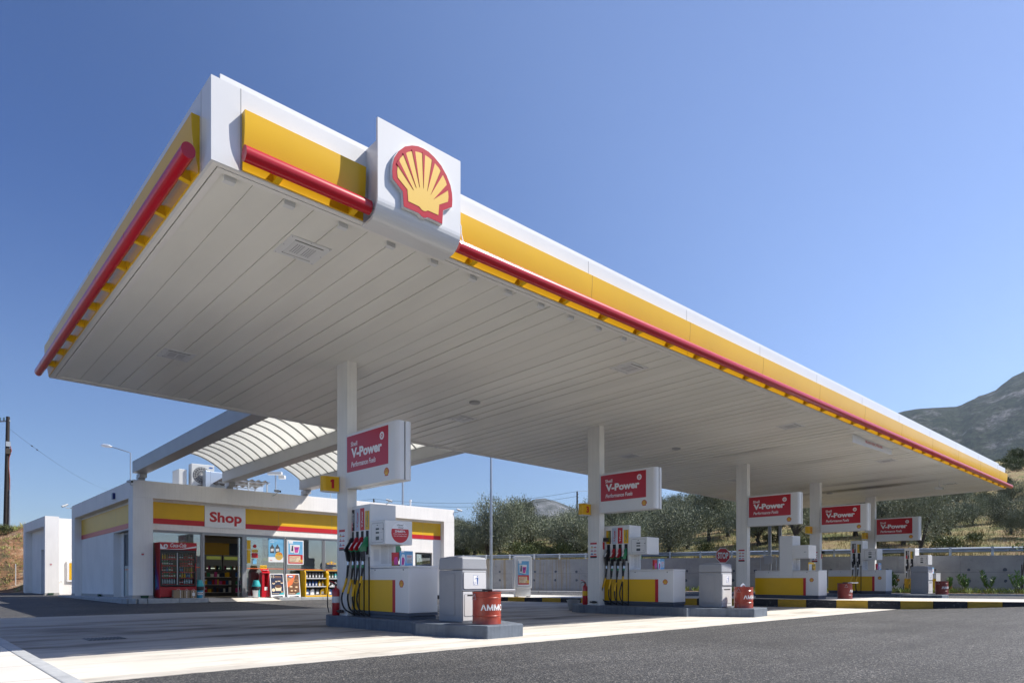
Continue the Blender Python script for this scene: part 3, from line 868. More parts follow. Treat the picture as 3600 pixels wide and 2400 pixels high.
# ------------------------------------------------------------------ things on the columns
def vpower_sign(label, x, z0):
    t = thing('fuel_sign', label, 'sign', (x, VC, z0), 0, 'red and white fuel signs on the canopy columns')
    y0, y1 = -1.80, -.045
    def shell(xa, xb, outer):
        r = .085; pts = []
        s_ = -1 if outer < 0 else 1
        xo = xa if outer < 0 else xb; xi = xb if outer < 0 else xa
        L = [(xi, y1), (xi, y0)]
        for a in range(0, 91, 15): L.append((xo - s_ * r * (1 - math.sin(R(a))), y0 + .0 + r * (1 - math.cos(R(a)))))
        L.append((xo, y1))
        return L if outer > 0 else L[::-1]
    m = MB(); m.prism(shell(-.06, .085, -1), 0, 1.0, 'white_metal', smooth=False); f = m.build('front_shell', t)
    m = MB(); m.prism(shell(.115, .26, 1), 0, 1.0, 'white_metal'); m.build('back_shell', t)
    m = MB(); m.box(.085, .115, y0 + .02, y1, .01, .99, 'seam'); m.build('core', t)
    m = MB(); m.box(-.064, -.0605, -1.53, -.10, .29, .955, 'red'); fp = m.build('red_panel', t)
    m = MB(); m.box(.2605, .264, -1.53, -.10, .29, .955, 'red'); m.build('red_panel', t)
    m = MB(); X = -.0646
    m.text('Shell', (X, -.25, .755), *UF, 'letter_white', w=.23, h=.085, bold=.018)
    m.text('V-Power', (X, -.262, .535), *UF, 'letter_white', w=1.07, h=.185, bold=.045)
    m.text('Performance Fuels', (X, -.262, .37), *UF, 'letter_white', w=.86, h=.098, bold=.02, shear=.2)
    m.prism([(.07 * math.cos(a * .2618), .07 * math.sin(a * .2618)) for a in range(24)], 0, .002, 'letter_white', frame=((X, -1.33, .80), (0, -1, 0), (0, 0, 1), (-1, 0, 0)))
    star = []
    for a in range(18):
        rr = .046 if a % 2 == 0 else .026; star.append((rr * math.cos(a * .349), rr * math.sin(a * .349)))
    m.prism(star, .002, .004, 'red', frame=((X, -1.33, .80), (0, -1, 0), (0, 0, 1), (-1, 0, 0)))
    m.prism([(.016 * math.cos(a * .5236), .016 * math.sin(a * .5236)) for a in range(12)], .004, .005, 'letter_white', frame=((X, -1.33, .80), (0, -1, 0), (0, 0, 1), (-1, 0, 0)))
    m.build('lettering', fp)
    m = MB(); pecten(m, (-.0605, -1.475, .155), *UF, .078); m.build('emblem', t)
    return t
vpower_sign('largest red and white fuel sign, on the nearest column above the pump numbered 1', UC[0], 2.60)
vpower_sign('red and white fuel sign on the column beside the yellow number 3', UC[1], 2.60)
vpower_sign('red and white fuel sign on the middle column, above the stop sign', UC[2], 2.63)
vpower_sign('red and white fuel sign on the column beside the yellow number 5', UC[3], 2.68)
vpower_sign('smallest red and white fuel sign, on the last column at the far right', UC[4], 2.53)
def number_sign(n, x, z0):
    t = thing('number_sign', 'yellow sign with a red %s on the side of a canopy column' % n, 'sign', (x - .02, VC + .26, z0), 0, 'yellow pump number signs')
    L = [(0, .02), (0, .18), (-.28, .18), (-.32, .16), (-.34, .10), (-.32, .04), (-.28, .02)]
    m = MB(); m.prism(L[::-1], 0, .31, 'white_panel'); m.build('housing', t)
    L2 = [(-.004, .016), (-.004, .184), (-.28, .184), (-.323, .163), (-.344, .10), (-.323, .037), (-.28, .016)]
    m = MB(); m.prism(L2[::-1], .015, .295, 'yellow_matt'); m.build('face', t)
    if n == '1':
        m = MB(); m.prism([(-.028, 0), (.028, 0), (.028, .17), (-.012, .17), (-.05, .148), (-.05, .11), (-.028, .12)][::-1], .0005, .002, 'red_matt', frame=((-.135, .016, .07), *VF, (0, -1, 0))); m.build('numeral', t); return
    m = MB(); m.text(n, (-.18, .0155, .068), *VF, 'red_matt', w=.10, h=.17, bold=.05, lift=.001); m.build('numeral', t)
for n, i in (('1', 0), ('3', 1), ('5', 3), ('6', 4)): number_sign(n, UC[i], 2.56 + (0, 0, 0, .07, .07)[i])
def notice(i, lab):
    x = UC[i]; t = thing('safety_notice', lab, 'notice', (x, VC, CB[i] + 1.24), 0, 'safety notices stuck to the columns')
    m = MB(); m.box(-.003, -.0002, .09, .31, 0, .40, 'letter_white'); m.build('sheet', t)
    m = MB()
    m.box(-.005, -.003, .09, .31, .355, .40, 'red_matt'); m.box(-.005, -.003, .09, .31, .032, .06, 'red_matt'); m.box(-.005, -.003, .09, .31, 0, .032, 'black_plastic')
    for r_ in range(3):
        z = .085 + r_ * .088
        m.box(-.005, -.003, .215, .295, z, z + .022, ('blue', 'red_matt', 'yellow_matt')[r_]); m.box(-.005, -.003, .105, .19, z, z + .022, 'red_matt')
        m.prism([(-.018, 0), (.018, 0), (0, .032)], 0, .002, ('blue', 'seam', 'black_plastic')[r_], frame=((-.003, .255, z + .028), (0, -1, 0), (0, 0, 1), (-1, 0, 0)))
        m.cyl((-.003, .148, z + .042), (-.005, .148, z + .042), .014, .014, 'bin_light', n=10)
    m.build('pictograms', t)
notice(0, 'strip of safety pictograms on the nearest column, left of the first pump')
notice(1, 'strip of safety pictograms on the column above the red fire extinguisher')
notice(2, 'strip of safety pictograms on the column right of the stop sign')
notice(3, 'strip of safety pictograms on the column behind the pump without nozzles')
for i in (1, 3):
    x = UC[i]
    t = thing('emergency_button', 'black alarm box over a small red card on the column %s' % ('beside the four-nozzle pump' if i == 1 else 'behind the pump without nozzles'), 'alarm box', (x + .2, VC + .0, 1.75))
    m = MB(); m.box(-.06, .05, -.10, -.002, .12, .22, 'black_plastic'); m.build('box', t, bevel=.008)
    m = MB(); m.box(-.07, .0, -.006, -.001, -.08, .11, 'red_matt'); m.build('card', t)
# max height board + CCTV hanging below the canopy
t = thing('height_board', 'long white board with red writing hung below the canopy edge', 'sign', (20.9, 7.58, 4.62))
m = MB(); m.box(-1.45, 1.45, -.006, .006, 0, .22, 'letter_white'); m.build('board', t)
m = MB(); m.text('Μέγιστο ύψος 4.50μέτρα', (-.55, -.007, .075), *VF, 'red_matt', w=1.25, h=.11, bold=.015, lift=.001); m.build('lettering', t)
m = MB()
for x in (-1.3, -.45, .45, 1.3): m.cyl((x, 0, .22), (x, 0, .22 + (ZS + zc(20.9 + x, 7.58) - 4.84) + .02), .005, .005, 'seam', n=6)
m.build('hangers', t)
def cctv_ball(label, loc, d, tilt=-.25, arm=.3, post=None):
    t = thing('security_camera', label, 'camera', loc, 0, 'white security cameras')
    D = Vector((d[0], d[1], tilt)).normalized()
    m = MB(); c0 = Vector((0, 0, 0)); m.cyl(c0 - D * .15, c0 + D * .13, .045, .048, 'camera_grey', n=14)
    S = D.orthogonal()
    b_ = m.build('body', t)
    m = MB(); m.cyl(c0 + D * .12, c0 + D * .14, .038, .038, 'lens_black', n=14); m.build('lens', t)
    m = MB(); m.box(-.03, .03, -.03, .03, .045, .055, 'camera_grey')
    for p in [post or ((0, 0, -.04), (0, .12, -.14), (0, .2, -.14))]: m.tube(list(p), .016, 'camera_grey', n=8)
    m.build('arm', t)
    return t
t = cctv_ball('white camera hanging under the far right end of the canopy', (29.2, 8.25, 4.28), (.2, -1), -.15, post=((0, 0, .04), (0, 0, .28), (0, 0, .34)))
m = MB(); m.tube([(.02, .05, .05), (.14, .05, .1), (.1, .03, .25), (.03, 0, .34)], .007, 'seam', n=6); m.build('cable', t)

# ------------------------------------------------------------------ fuel pumps
def hose(m, mh, pts, r, mname):
    # Catmull-Rom through the points
    P = [Vector(p) for p in pts]; P = [P[0] * 2 - P[1]] + P + [P[-1] * 2 - P[-2]]
    out = []
    for i in range(1, len(P) - 2):
        for k in range(6):
            t = k / 6.0
            out.append(0.5 * ((2 * P[i]) + (P[i + 1] - P[i - 1]) * t + (2 * P[i - 1] - 5 * P[i] + 4 * P[i + 1] - P[i + 2]) * t * t + (3 * P[i] - P[i - 1] - 3 * P[i + 1] + P[i + 2]) * t ** 3))
    out.append(P[-2])
    m.tube(out, r, mname, n=10)
    return out
def nozzle(parent, y, colr, low, ycols, chan, bow, sleeve=(.68, .42), sl='yellow_matt'):
    m = MB()
    fr = ((0, 0, 0), (1, 0, 0), (0, 0, 1), (0, -1, 0))
    body = [(.01, 1.475), (-.045, 1.47), (-.075, 1.43), (-.085, 1.39), (-.13, 1.36), (-.185, 1.29), (-.205, 1.24), (-.17, 1.215), (-.10, 1.235), (-.03, 1.27), (.01, 1.30)]
    body = [(x_ * .86, z_) for x_, z_ in body]
    m.prism(body[::-1], -.026, .026, colr, frame=fr)
    m.prism([(-.185, 1.235), (-.16, 1.20), (-.10, 1.17), (-.03, 1.20), (-.02, 1.27), (-.10, 1.24)][::-1], -.024, .024, low, frame=fr)
    m.prism([(-.15, 1.19), (-.06, 1.22), (-.055, 1.04), (-.09, 1.01), (-.125, 1.04)], -.026, .026, 'black_plastic', frame=fr)
    m.quad((-.113, -.021, 1.366), (-.113, .021, 1.366), (-.180, .021, 1.262), (-.180, -.021, 1.262), 'paper')
    o = m.build('nozzle', parent, bevel=.008); o.location = (0, y, 0)
    m = MB()
    m.cyl((-.09, 0, 1.03), (-.095, 0, .955), .020, .022, 'chrome', n=12)
    m.cyl((-.095, 0, .955), (-.10, .004, .90), .024, .024, low if low != 'black_plastic' else 'black_plastic', n=12)
    m.cyl((-.10, .004, .90), (-.112, .012, .74), .022, .019, 'rubber', n=12)
    pts = [(-.112, .012, .75), (-.13, .03, .62), (-.165, .05 + bow * .5, .45), (-.17, .06 + bow, .30), (-.13, .05 + bow * .7, .14), (-.07, (chan - y) * .4, .06), (-.012, chan - y, .03)]
    L = hose(m, None, pts, .0155, 'rubber')
    m.build('hose', o)
    m = MB()
    seg = [p for p in L if sleeve[1] <= p.z <= sleeve[0]]
    if len(seg) > 1:
        m.tube(seg, .0225, sl, n=10)
        m.build('hose_sleeve', o)
    return o
TMP = None
def pump(name, label, loc, rz, kind, logos, sticker=False, flip=False, blank=False):
    t = thing(name, label, 'fuel pump', loc, rz, 'white and yellow fuel pumps')
    W = .60 if kind == 'A' else .62
    if kind == 'A': yR, yT, yL = (0, 1.26), (1.26, 2.04), None
    else: yR, yT, yL = (0, .85), (.85, 1.30), (1.30, 2.17)
    m = MB()
    ye = yT[1] if yL is None else yL[1]
    m.box(.02, W - .02, .02, ye - .01, .0, .055, 'plinth_grey'); m.box(.0, W, .0, ye, .06, .115, 'plinth_grey')
    m.build('plinth', t, bevel=.006)
    for (a, b_) in ([yR] + ([yL] if yL else [])):
        m = MB(); m.box(0, W, a + .002, b_ - .002, .116, .885, 'white_metal'); cb_ = m.build('cabinet', t, bevel=.008)
        m = MB(); m.box(-.006, W + .006, a - .004 if a == 0 else a + .002, b_ - .002, .890, .926, 'white_metal'); m.build('lid', cb_, bevel=.01)
        m = MB()
        for yy in ((a + .17, b_ - .17) if b_ - a > 1 else ((a + b_) / 2 - .05,)): m.cyl((-.0025, yy, .855), (0.002, yy, .855), .013, .013, 'lens_black', n=12)
        m.build('lock', cb_)
    # coloured band on both long faces
    y0 = .51 if kind == 'A' else .50
    for X, s_ in ((-.0022, -1), (W + .0002, 1)):
        m = MB()
        def strip(a, b_, c): m.box(X, X + .002, a, b_, .117, .68, c)
        if not flip: strip(y0, ye - .002, 'yellow'); strip(y0 - .09, y0, 'red')
        else: strip(.0, yT[1] + .0, 'yellow'); strip(yL[0] + .56, yL[0] + .66, 'red'); strip(yL[0] + .66, yL[1], 'yellow')
        m.build('colour_band', t)
    m = MB(); py = (.225 if not flip else yL[0] + .26)
    pecten(m, (-.0005, py, .615), *UF, .068); m.build('emblem', t)
    # tower
    H = 2.07
    tw = .55
    m = MB(); m.box(.0, tw, yT[0] + .001, yT[1], .117, H, 'white_metal'); tower = m.build('tower', t, bevel=.008)
    m = MB()
    for k in range(16): m.box(tw * .42, tw * .68, yT[0] - .0015, yT[0] + .002, .98 + k * .021, .98 + k * .021 + .006, 'seam'); m.box(tw * .71, tw * .9, yT[0] - .0015, yT[0] + .002, .98 + k * .021, .98 + k * .021 + .006, 'seam')
    m.build('louvres', tower)
    m = MB(); m.box(.07, .19, yT[0] - .001, yT[0] + .002, 1.02, 1.24, 'bin_light'); m.build('inspection_label', tower)
    # display head
    bd = .53
    m = MB(); m.box(-.0, tw + .012, yT[0] - bd, yT[0] + (.10 if kind == 'A' else -.001), 1.31, 1.745, 'white_metal')
    if kind == 'A': m = MB(); m.box(-.012, tw + .012, yT[0] - bd, yT[0] + .0, 1.31, 1.745, 'white_metal')
    head = m.build('display_head', t, bevel=.012)
    m = MB()
    if not blank:
        a, b_, c, d = yT[0] - bd + .055, yT[0] - .075, 1.35, 1.70
        X = -.0145 if kind == 'A' else -.0025
        r = .03; e = .005
        def rr(a, b_, c, d, r): 
            P = []
            for cx, cy, s0 in ((b_ - r, d - r, 0), (a + r, d - r, 90), (a + r, c + r, 180), (b_ - r, c + r, 270)):
                for q in range(0, 91, 30): P.append((cx + r * math.cos(R(s0 + q)), cy + r * math.sin(R(s0 + q))))
            return P
        m.prism([(-y, z) for y, z in rr(a, b_, c, d, r)][::-1], 0, .0015, 'black_plastic', frame=((X + .002, 0, 0), (0, -1, 0), (0, 0, 1), (-1, 0, 0)))
        m.prism([(-y, z) for y, z in rr(a + e, b_ - e, c + e, d - e, r - e)][::-1], .0015, .0025, 'white_panel', frame=((X + .002, 0, 0), (0, -1, 0), (0, 0, 1), (-1, 0, 0)))
        ym = (a + b_) / 2
        for (z0, z1) in ((1.575, 1.61), (1.51, 1.545), (1.395, 1.46)): m.box(X - .002, X, ym - .055, ym + .055, z0, z1, 'screen')
        m.box(X - .002, X, ym - .02, ym + .02, 1.655, 1.668, 'black_plastic'); m.box(X - .0018, X, a + .03, a + .07, 1.395, 1.402, 'black_plastic')
        m.box(X - .0015, X, a + .02, ym - .065, 1.59, 1.594, 'seam'); m.box(X - .0015, X, a + .02, ym - .065, 1.525, 1.529, 'seam')
        m.cyl((X - .006, a + .005, 1.585), (X, a + .005, 1.585), .013, .013, 'lens_black', n=12)
    else:
        m.cyl((-.004, yT[0] - bd + .12, 1.52), (.001, yT[0] - bd + .12, 1.52), .014, .014, 'lens_black', n=12)
    m.build('display_panel', head)
    if sticker:
        m = MB(); yf = yT[0] - bd - .0015; cx, cz, rr_ = .30, 1.53, .185
        C = lambda r, a0, a1, n: [(r * math.cos(R(a0 + (a1 - a0) * k / n)), r * math.sin(R(a0 + (a1 - a0) * k / n))) for k in range(n + 1)]
        fr = ((cx, yf + .001, cz), (1, 0, 0), (0, 0, 1), (0, -1, 0))
        m.prism(C(rr_, 0, 360, 40)[:-1][::-1], 0, .001, 'letter_white', frame=fr)
        m.prism(C(rr_, -200, 20, 30)[::-1], .001, .002, 'red_matt', frame=fr)
        T = lambda s, x, z, w, h, c, b=.01: m.text(s, (cx + x, yf - .0016, cz + z), *VF, c, w=w, h=h, bold=b, center=True)
        T('V-Power°', 0, .118, .15, .034, 'black_plastic'); T('Diesel', .015, .076, .10, .028, 'black_plastic')
        T('ΣΗΜΕΡΑ', 0, .0, .22, .044, 'letter_white', .05); T('το Shell V-Power Diesel στην', 0, -.038, .29, .022, 'letter_white')
        T('τιμή του FuelSave Diesel', 0, -.074, .27, .022, 'letter_white'); 
        m.build('round_sticker', head)
    # nozzles, grade labels, hose channels
    if not blank:
        if kind == 'A':
            ys = [yT[0] + .10 + .18 * k for k in range(4)][::-1]
            spec = logos
        else:
            ys = [yT[0] + .13 + .19 * k for k in range(2)][::-1]; spec = logos
        m = MB(); lab = []
        for k, yy in enumerate(ys):
            m.box(-.0018, .001, yy - .048, yy + .048, 1.145, 1.585, 'slot_black')
            ch = yy - .075
            m.box(-.016, .001, ch - .011, ch + .011, .0 + .003, 1.09, 'rubber'); m.box(-.014, .001, ch - .02, ch + .02, 1.03, 1.10, 'seam')
        m.build('nozzle_slots', t)
        for k, yy in enumerate(ys):
            bgc, txt, tc, nc, lc, top = spec[k]
            m = MB(); hw = .073 if kind == 'A' else .068
            z0, z1 = 1.60, 1.60 + top
            m.box(-.0045, -.0002, yy - hw, yy + hw, z0, z1, bgc)
            X = -.0048
            # lettering reads upwards
            xd, yd = (0, 0, 1), (0, 1, 0)
            if bgc == 'black_plastic':
                m.prism([(0, 0), (hw * 1.1, 0), (hw * .9, .17), (0, .12)][::-1], 0, .0008, 'red_matt', frame=((X, yy + hw, z0), (0, -1, 0), (0, 0, 1), (-1, 0, 0)))
            if bgc == 'yellow_matt':
                m.box(X - .0002, X + .0002, yy - hw, yy - hw + .04, z0, z1, 'black_plastic' if 'D' in txt else 'yellow')
            # text rotated 90 degrees: x direction = up, y direction = towards the left of the reader (+y)
            wd = min(.30, top - .06)
            main, sub = (txt.split('|') + [''])[:2]
            m.text(main, (X - .0004, yy - (.028 if sub else .022) * 1 + .0, z0 + .055), (0, 0, 1), (0, 1, 0), tc, w=wd, h=.046, bold=.03)
            if sub: m.text(sub, (X - .0004, yy - .062, z0 + .16), (0, 0, 1), (0, 1, 0), tc, w=wd * .55, h=.026, bold=.02)
            m.build('grade_label', t)
            no = nozzle(t, yy, nc, lc, None, yy - .075, (.05, .0, .0, .02)[k % 4], ((.72, .44), (.70, .40), (.60, .36), (.88, .62))[k % 4], 'yellow_matt')
            c = no.copy(); COL.objects.link(c); c.parent = t; c.rotation_euler = (0, 0, math.pi); c.location = (tw, yy, 0)
            for ch_ in [q for q in bpy.data.objects if q.parent == no]:
                d = ch_.copy(); COL.objects.link(d); d.parent = c
    return t
def text_flip(): pass
LA_ = [('black_plastic', 'V-Power|Diesel', 'letter_white', 'rubber', 'black_plastic', .40), ('grey_label', 'V-Power|Racing', 'red_matt', 'red', 'green', .41), ('red_matt', 'V-Power', 'letter_white', 'red', 'green', .41), ('yellow_matt', 'FuelSave', 'green', 'green', 'green', .35)]
LB_ = [('yellow_matt', 'FuelSave|Diesel', 'green', 'rubber', 'black_plastic', .35)] + LA_[1:]
LC_ = [('black_plastic', 'V-Power|Diesel', 'letter_white', 'rubber', 'black_plastic', .36), ('yellow_matt', 'FuelSave|Diesel', 'green', 'rubber', 'black_plastic', .33)]
pump('fuel_pump', 'nearest fuel pump, with a round red and white sticker on its display head', (6.52, 9.76, .21), 0, 'A', LA_, sticker=True)
pump('fuel_pump', 'four-nozzle fuel pump right of the column with the yellow number 3', (14.17, 9.72, .21), R(5.2), 'A', LB_)
pump('fuel_pump', 'fuel pump without any nozzles on its near side, behind the striped kerb', (21.95, 9.59, .24), 0, 'B', None, blank=True)
pump('fuel_pump', 'two-nozzle fuel pump behind the barrel that has a shovel across it, below the number 6', (28.07, 9.71, .30), 0, 'B', LC_)
pump('fuel_pump', 'farthest fuel pump, partly hidden by a grey litter unit at the far right', (34.7, 9.92, .20), 0, 'B', LC_, flip=True)

def leaflets(label, loc, kind=0):
    t = thing('leaflet_box', label, 'leaflet box', loc, 0, 'leaflet boxes on the pump cabinets')
    if kind == 0:
        m = MB(); m.box(.0, .11, .0, .05, 0, .20, 'brown_light'); m.box(-.001, .112, -.004, -.001, .10, .235, 'red_matt'); m.box(-.002, -.001, .0, .05, .08, .235, 'red_matt'); m.build('red_box', t)
        m = MB(); m.prism([(.02, .02), (.085, .02), (.095, .08), (.08, .16), (.03, .15), (.01, .09)][::-1], 0, .002, 'pink', frame=((0, -.005, 0), (1, 0, 0), (0, 0, 1), (0, -1, 0))); m.build('picture', t)
        m = MB(); m.box(.125, .40, -.02, -.012, 0, .265, 'lightblue'); m.box(.125, .40, -.012, .06, 0, .03, 'cardboard'); bd = m.build('blue_card', t)
        m = MB(); F_ = ((.125, -.0205, 0), (1, 0, 0), (0, 0, 1), (0, -1, 0))
        m.prism([(.02, .0), (.10, .0), (.12, .12), (.10, .20), (.05, .21), (.02, .15)][::-1], 0, .001, 'letter_white', frame=F_)
        m.prism([(.035, .02), (.08, .02), (.10, .11), (.08, .15), (.045, .15)][::-1], .001, .002, 'pink', frame=F_)
        m.prism([(.14, .05), (.26, .05), (.26, .20), (.14, .20)][::-1], 0, .0008, 'paper', frame=F_)
        for k, (z, w) in enumerate(((.18, .10), (.16, .09), (.13, .10), (.105, .10), (.085, .08), (.065, .09))):
            m.prism([(.15, z - .006), (.15 + w, z - .006), (.15 + w, z + .003), (.15, z + .003)][::-1], .0008, .0016, 'red_matt' if k < 2 else 'seam', frame=F_)
        m.prism([(.03, .235), (.09, .235), (.09, .265), (.03, .265)][::-1], 0, .001, 'letter_white', frame=F_)
        m.build('print', bd)
    else:
        m = MB(); m.box(.0, .52, -.01, 0, .0, .26, 'yellow_matt'); m.build('card', t)
        m = MB(); m.box(.02, .24, -.012, -.01, .0, .20, 'bin_light'); m.box(.28, .33, -.012, -.01, .0, .15, 'brown'); m.cyl((.31, -.012, .165), (.31, -.01, .165), .035, .035, 'brown', n=14)
        m.prism([(.30, .0), (.38, .0), (.345, .09), (.30, .12)][::-1], 0, .002, 'brown', frame=((0, -.01, 0), (1, 0, 0), (0, 0, 1), (0, -1, 0)))
        for z, w in ((.19, .14), (.16, .13), (.13, .09)): m.box(.36, .36 + w, -.012, -.01, z, z + .017, 'dark_green')
        m.box(.42, .50, -.012, -.01, .22, .26, 'bin_light'); m.cyl((.47, -.012, .06), (.47, -.01, .06), .02, .02, 'red_matt', n=12)
        m.build('print', t)
    return t
leaflets('red and blue leaflet box on top of the nearest pump, beside the round sticker', (6.54, 10.28, 1.136))
leaflets('red and blue leaflet box on the pump beside the number 3', (14.12, 10.25, 1.136))
leaflets('yellow leaflet card with a brown figure on the pump without nozzles', (22.0, 9.95, 1.166), 1)
leaflets('red and blue leaflet box on the pump below the number 6', (28.1, 10.05, 1.226))
leaflets('blue leaflet box showing behind the farthest litter unit', (34.9, 10.2, 1.126))

# ------------------------------------------------------------------ litter units
def litter(label, loc, rz):
    t = thing('litter_unit', label, 'litter bin', loc, rz, 'grey plastic litter units')
    W, D = .53, .60
    m = MB(); m.prism([(0, 0), (W, 0), (W, D), (0, D)], 0, .845, 'bin_grey'); body = m.build('body', t, bevel=.018)
    m = MB()
    # hipped lid
    a = [(-.006, -.006, .85), (W + .006, -.006, .85), (W + .006, D + .006, .85), (-.006, D + .006, .85), (.004, .004, 1.045), (W - .004, .004, 1.045), (W - .004, D - .004, 1.045), (.004, D - .004, 1.045),
         (.12, .14, 1.075), (W - .12, .14, 1.075), (W - .12, D - .14, 1.075), (.12, D - .14, 1.075)]
    m.add(a, [(0, 3, 2, 1), (0, 1, 5, 4), (1, 2, 6, 5), (2, 3, 7, 6), (3, 0, 4, 7), (4, 5, 9, 8), (5, 6, 10, 9), (6, 7, 11, 10), (7, 4, 8, 11), (8, 9, 10, 11)], 'bin_grey')
    m.build('lid', t, bevel=.02)
    def rrect(x0, x1, z0, z1, r):
        P = []
        for cx, cy, s0 in ((x1 - r, z1 - r, 0), (x0 + r, z1 - r, 90), (x0 + r, z0 + r, 180), (x1 - r, z0 + r, 270)):
            for q in range(0, 91, 22): P.append((cx + r * math.cos(R(s0 + q)), cy + r * math.sin(R(s0 + q))))
        return P
    FF = ((0, -.0, 0), (1, 0, 0), (0, 0, 1), (0, -1, 0))
    m = MB()
    m.prism(rrect(.022, W - .022, .535, .815, .03)[::-1], -.0, .003, 'bin_line', frame=FF)
    m.prism(rrect(.028, W - .028, .541, .809, .026)[::-1], .003, .012, 'bin_light', frame=FF)
    fl = m.build('upper_flap', t, bevel=.004)
    m = MB(); m.box(.005, W - .005, -.002, .003, .500, .512, 'slot_black'); m.box(.05, .19, -.004, .002, .44, .475, 'slot_black'); m.build('slot', t)
    m = MB(); m.box(.015, W - .015, -.006, 0, .03, .495, 'bin_light')
    dr = m.build('lower_door', t, bevel=.006)
    m = MB(); m.prism(rrect(.04, W - .04, .10, .46, .02)[::-1], 0, .004, 'bin_grey', frame=((0, -.006, 0), (1, 0, 0), (0, 0, 1), (0, -1, 0))); m.prism(rrect(.046, W - .046, .106, .454, .02)[::-1], .004, .005, 'bin_light', frame=((0, -.006, 0), (1, 0, 0), (0, 0, 1), (0, -1, 0)))
    m.box(.10, W - .10, -.012, -.008, .425, .45, 'slot_black'); m.build('panel_edge', dr)
    m = MB()
    S = ((0, 0, 0), (0, -1, 0), (0, 0, 1), (-1, 0, 0))
    m.prism([(x, z) for x, z in rrect(-D + .10, -.17, .10, .80, .04)][::-1], 0, .006, 'bin_grey', frame=S)
    m.prism([(x, z) for x, z in rrect(-D + .115, -.185, .115, .785, .035)][::-1], .006, .012, 'bin_grey', frame=S)
    m.build('side_panel', t, bevel=.005)
    # pictogram
    m = MB(); c = W / 2 + .02
    m.prism(rrect(c - .06, c + .06, .60, .765, .012)[::-1], .012, .0128, 'blue', frame=FF); m.prism(rrect(c - .056, c + .056, .604, .761, .010)[::-1], .0128, .0134, 'letter_white', frame=FF)
    q = lambda L: m.prism(L[::-1], .0134, .0142, 'blue', frame=FF)
    q([(c + .03 + .011 * math.cos(k * .63), .742 + .011 * math.sin(k * .63)) for k in range(10)])
    q([(c + .015, .68), (c + .045, .68), (c + .047, .725), (c + .012, .725)]); q([(c + .018, .612), (c + .028, .612), (c + .029, .68), (c + .016, .68)]); q([(c + .031, .612), (c + .041, .612), (c + .043, .68), (c + .031, .68)])
    q([(c - .03, .695), (c + .014, .715), (c + .014, .724), (c - .03, .703)])
    q([(c - .045, .612), (c - .022, .612), (c - .018, .617), (c - .014, .66), (c - .019, .66), (c - .024, .618), (c - .043, .618), (c - .048, .66), (c - .053, .66), (c - .049, .617)])
    m.build('pictogram', fl)
    return t
litter('nearest grey litter unit, beside the first red barrel on the front island', (6.80, 8.66, .206), R(2))
litter('grey litter unit in front of the stop sign', (14.72, 8.74, .206), R(4))
litter('farthest grey litter unit, in front of the last pumps', (29.2, 8.62, .296), 0)

# ------------------------------------------------------------------ red sand barrels
def barrel(label, loc, face, colr='barrel_red', lid=False, w=1.0):
    t = thing('sand_barrel', label, 'barrel', loc, 0, 'red steel sand barrels')
    r = .225 * w; h = .50
    m = MB(); m.lathe([(r - .006, 0), (r + .002, .004), (r, .012), (r, .12), (r + .006, .127), (r + .006, .133), (r, .14), (r, .40), (r + .006, .407), (r + .006, .413), (r, .42), (r, h - .012), (r + .009, h - .01), (r + .009, h), (r - .006, h), (r - .008, h - .06), (.01, h - .06)], colr, n=40)
    b_ = m.build('drum', t)
    m = MB(); vs, fs, x0, x1, y0, y1 = text_mesh('ΑΜΜΟΣ', .03)
    sc = .095 / (y1 - y0); rr = r + .005
    # text wraps round the drum; densify by splitting is unnecessary at this letter size
    P = []
    for v in vs:
        s = (v.x - x0) * sc * 1.12; a = face + s / rr; P.append((rr * math.cos(a), rr * math.sin(a), .215 + (v.y - y0) * sc))
    m.add(P, fs, 'letter_white'); m.build('stencil', b_)
    m = MB(); a = face - R(28); ca, sa = math.cos(a), math.sin(a); ta = Vector((-sa, ca, 0)); n_ = Vector((ca, sa, 0))
    base = n_ * (r + .008); z = h - .03
    m.tube([base + Vector((0, 0, z)), base + ta * .02 + n_ * .012 + Vector((0, 0, z - .03)), base + ta * .05 + n_ * .016 + Vector((0, 0, z - .085)), base - ta * .05 + n_ * .016 + Vector((0, 0, z - .085)), base - ta * .02 + n_ * .012 + Vector((0, 0, z - .03)), base + Vector((0, 0, z))], .004, 'galv_paint', n=6)
    m.build('handle', t)
    return t
def shovel(label, loc, ang, z=0.0):
    t = thing('sand_shovel', label, 'shovel', loc, ang, 'shovels on the sand barrels')
    m = MB(); m.tube([(-.02, 0, .02), (.22, 0, .022), (.42, 0, .026)], .016, 'cream' if False else 'paper', n=10); m.build('handle', t)
    m = MB(); P = [(-.24, -.09), (-.05, -.10), (-.01, -.02), (-.01, .02), (-.05, .10), (-.24, .09)]
    m.prism(P, .0, .012, 'black_plastic'); m.cyl((-.10, 0, .02), (.06, 0, .022), .022, .018, 'black_plastic', n=10); m.build('blade', t, bevel=.004)
    return t
CAMDIR = lambda x, y: math.atan2(-y, -x)
for lab, loc, off, c_, w in (('nearest red sand barrel, beside the first grey litter unit', (6.96, 8.24, .206), -24, 'barrel_red', 1.0),
                      ('red sand barrel in front of the column right of the stop sign', (15.13, 8.40, .206), 0, 'barrel_red', .97),
                      ('red sand barrel behind the striped kerb with a shovel across its top', (23.0, 9.2, .236), 38, 'barrel_dark', .98),
                      ('red sand barrel touching the farthest litter unit', (29.25, 8.18, .296), 0, 'barrel_dark', .95),
                      ('smallest, farthest red sand barrel at the right end of the last island', (35.55, 9.75, .12), 10, 'barrel_dark', .95)):
    barrel(lab, loc, CAMDIR(loc[0], loc[1]) + R(off), c_, w=w)
shovel('shovel with a pale handle lying across the nearest red barrel', (6.98, 8.22, .708), R(-38))
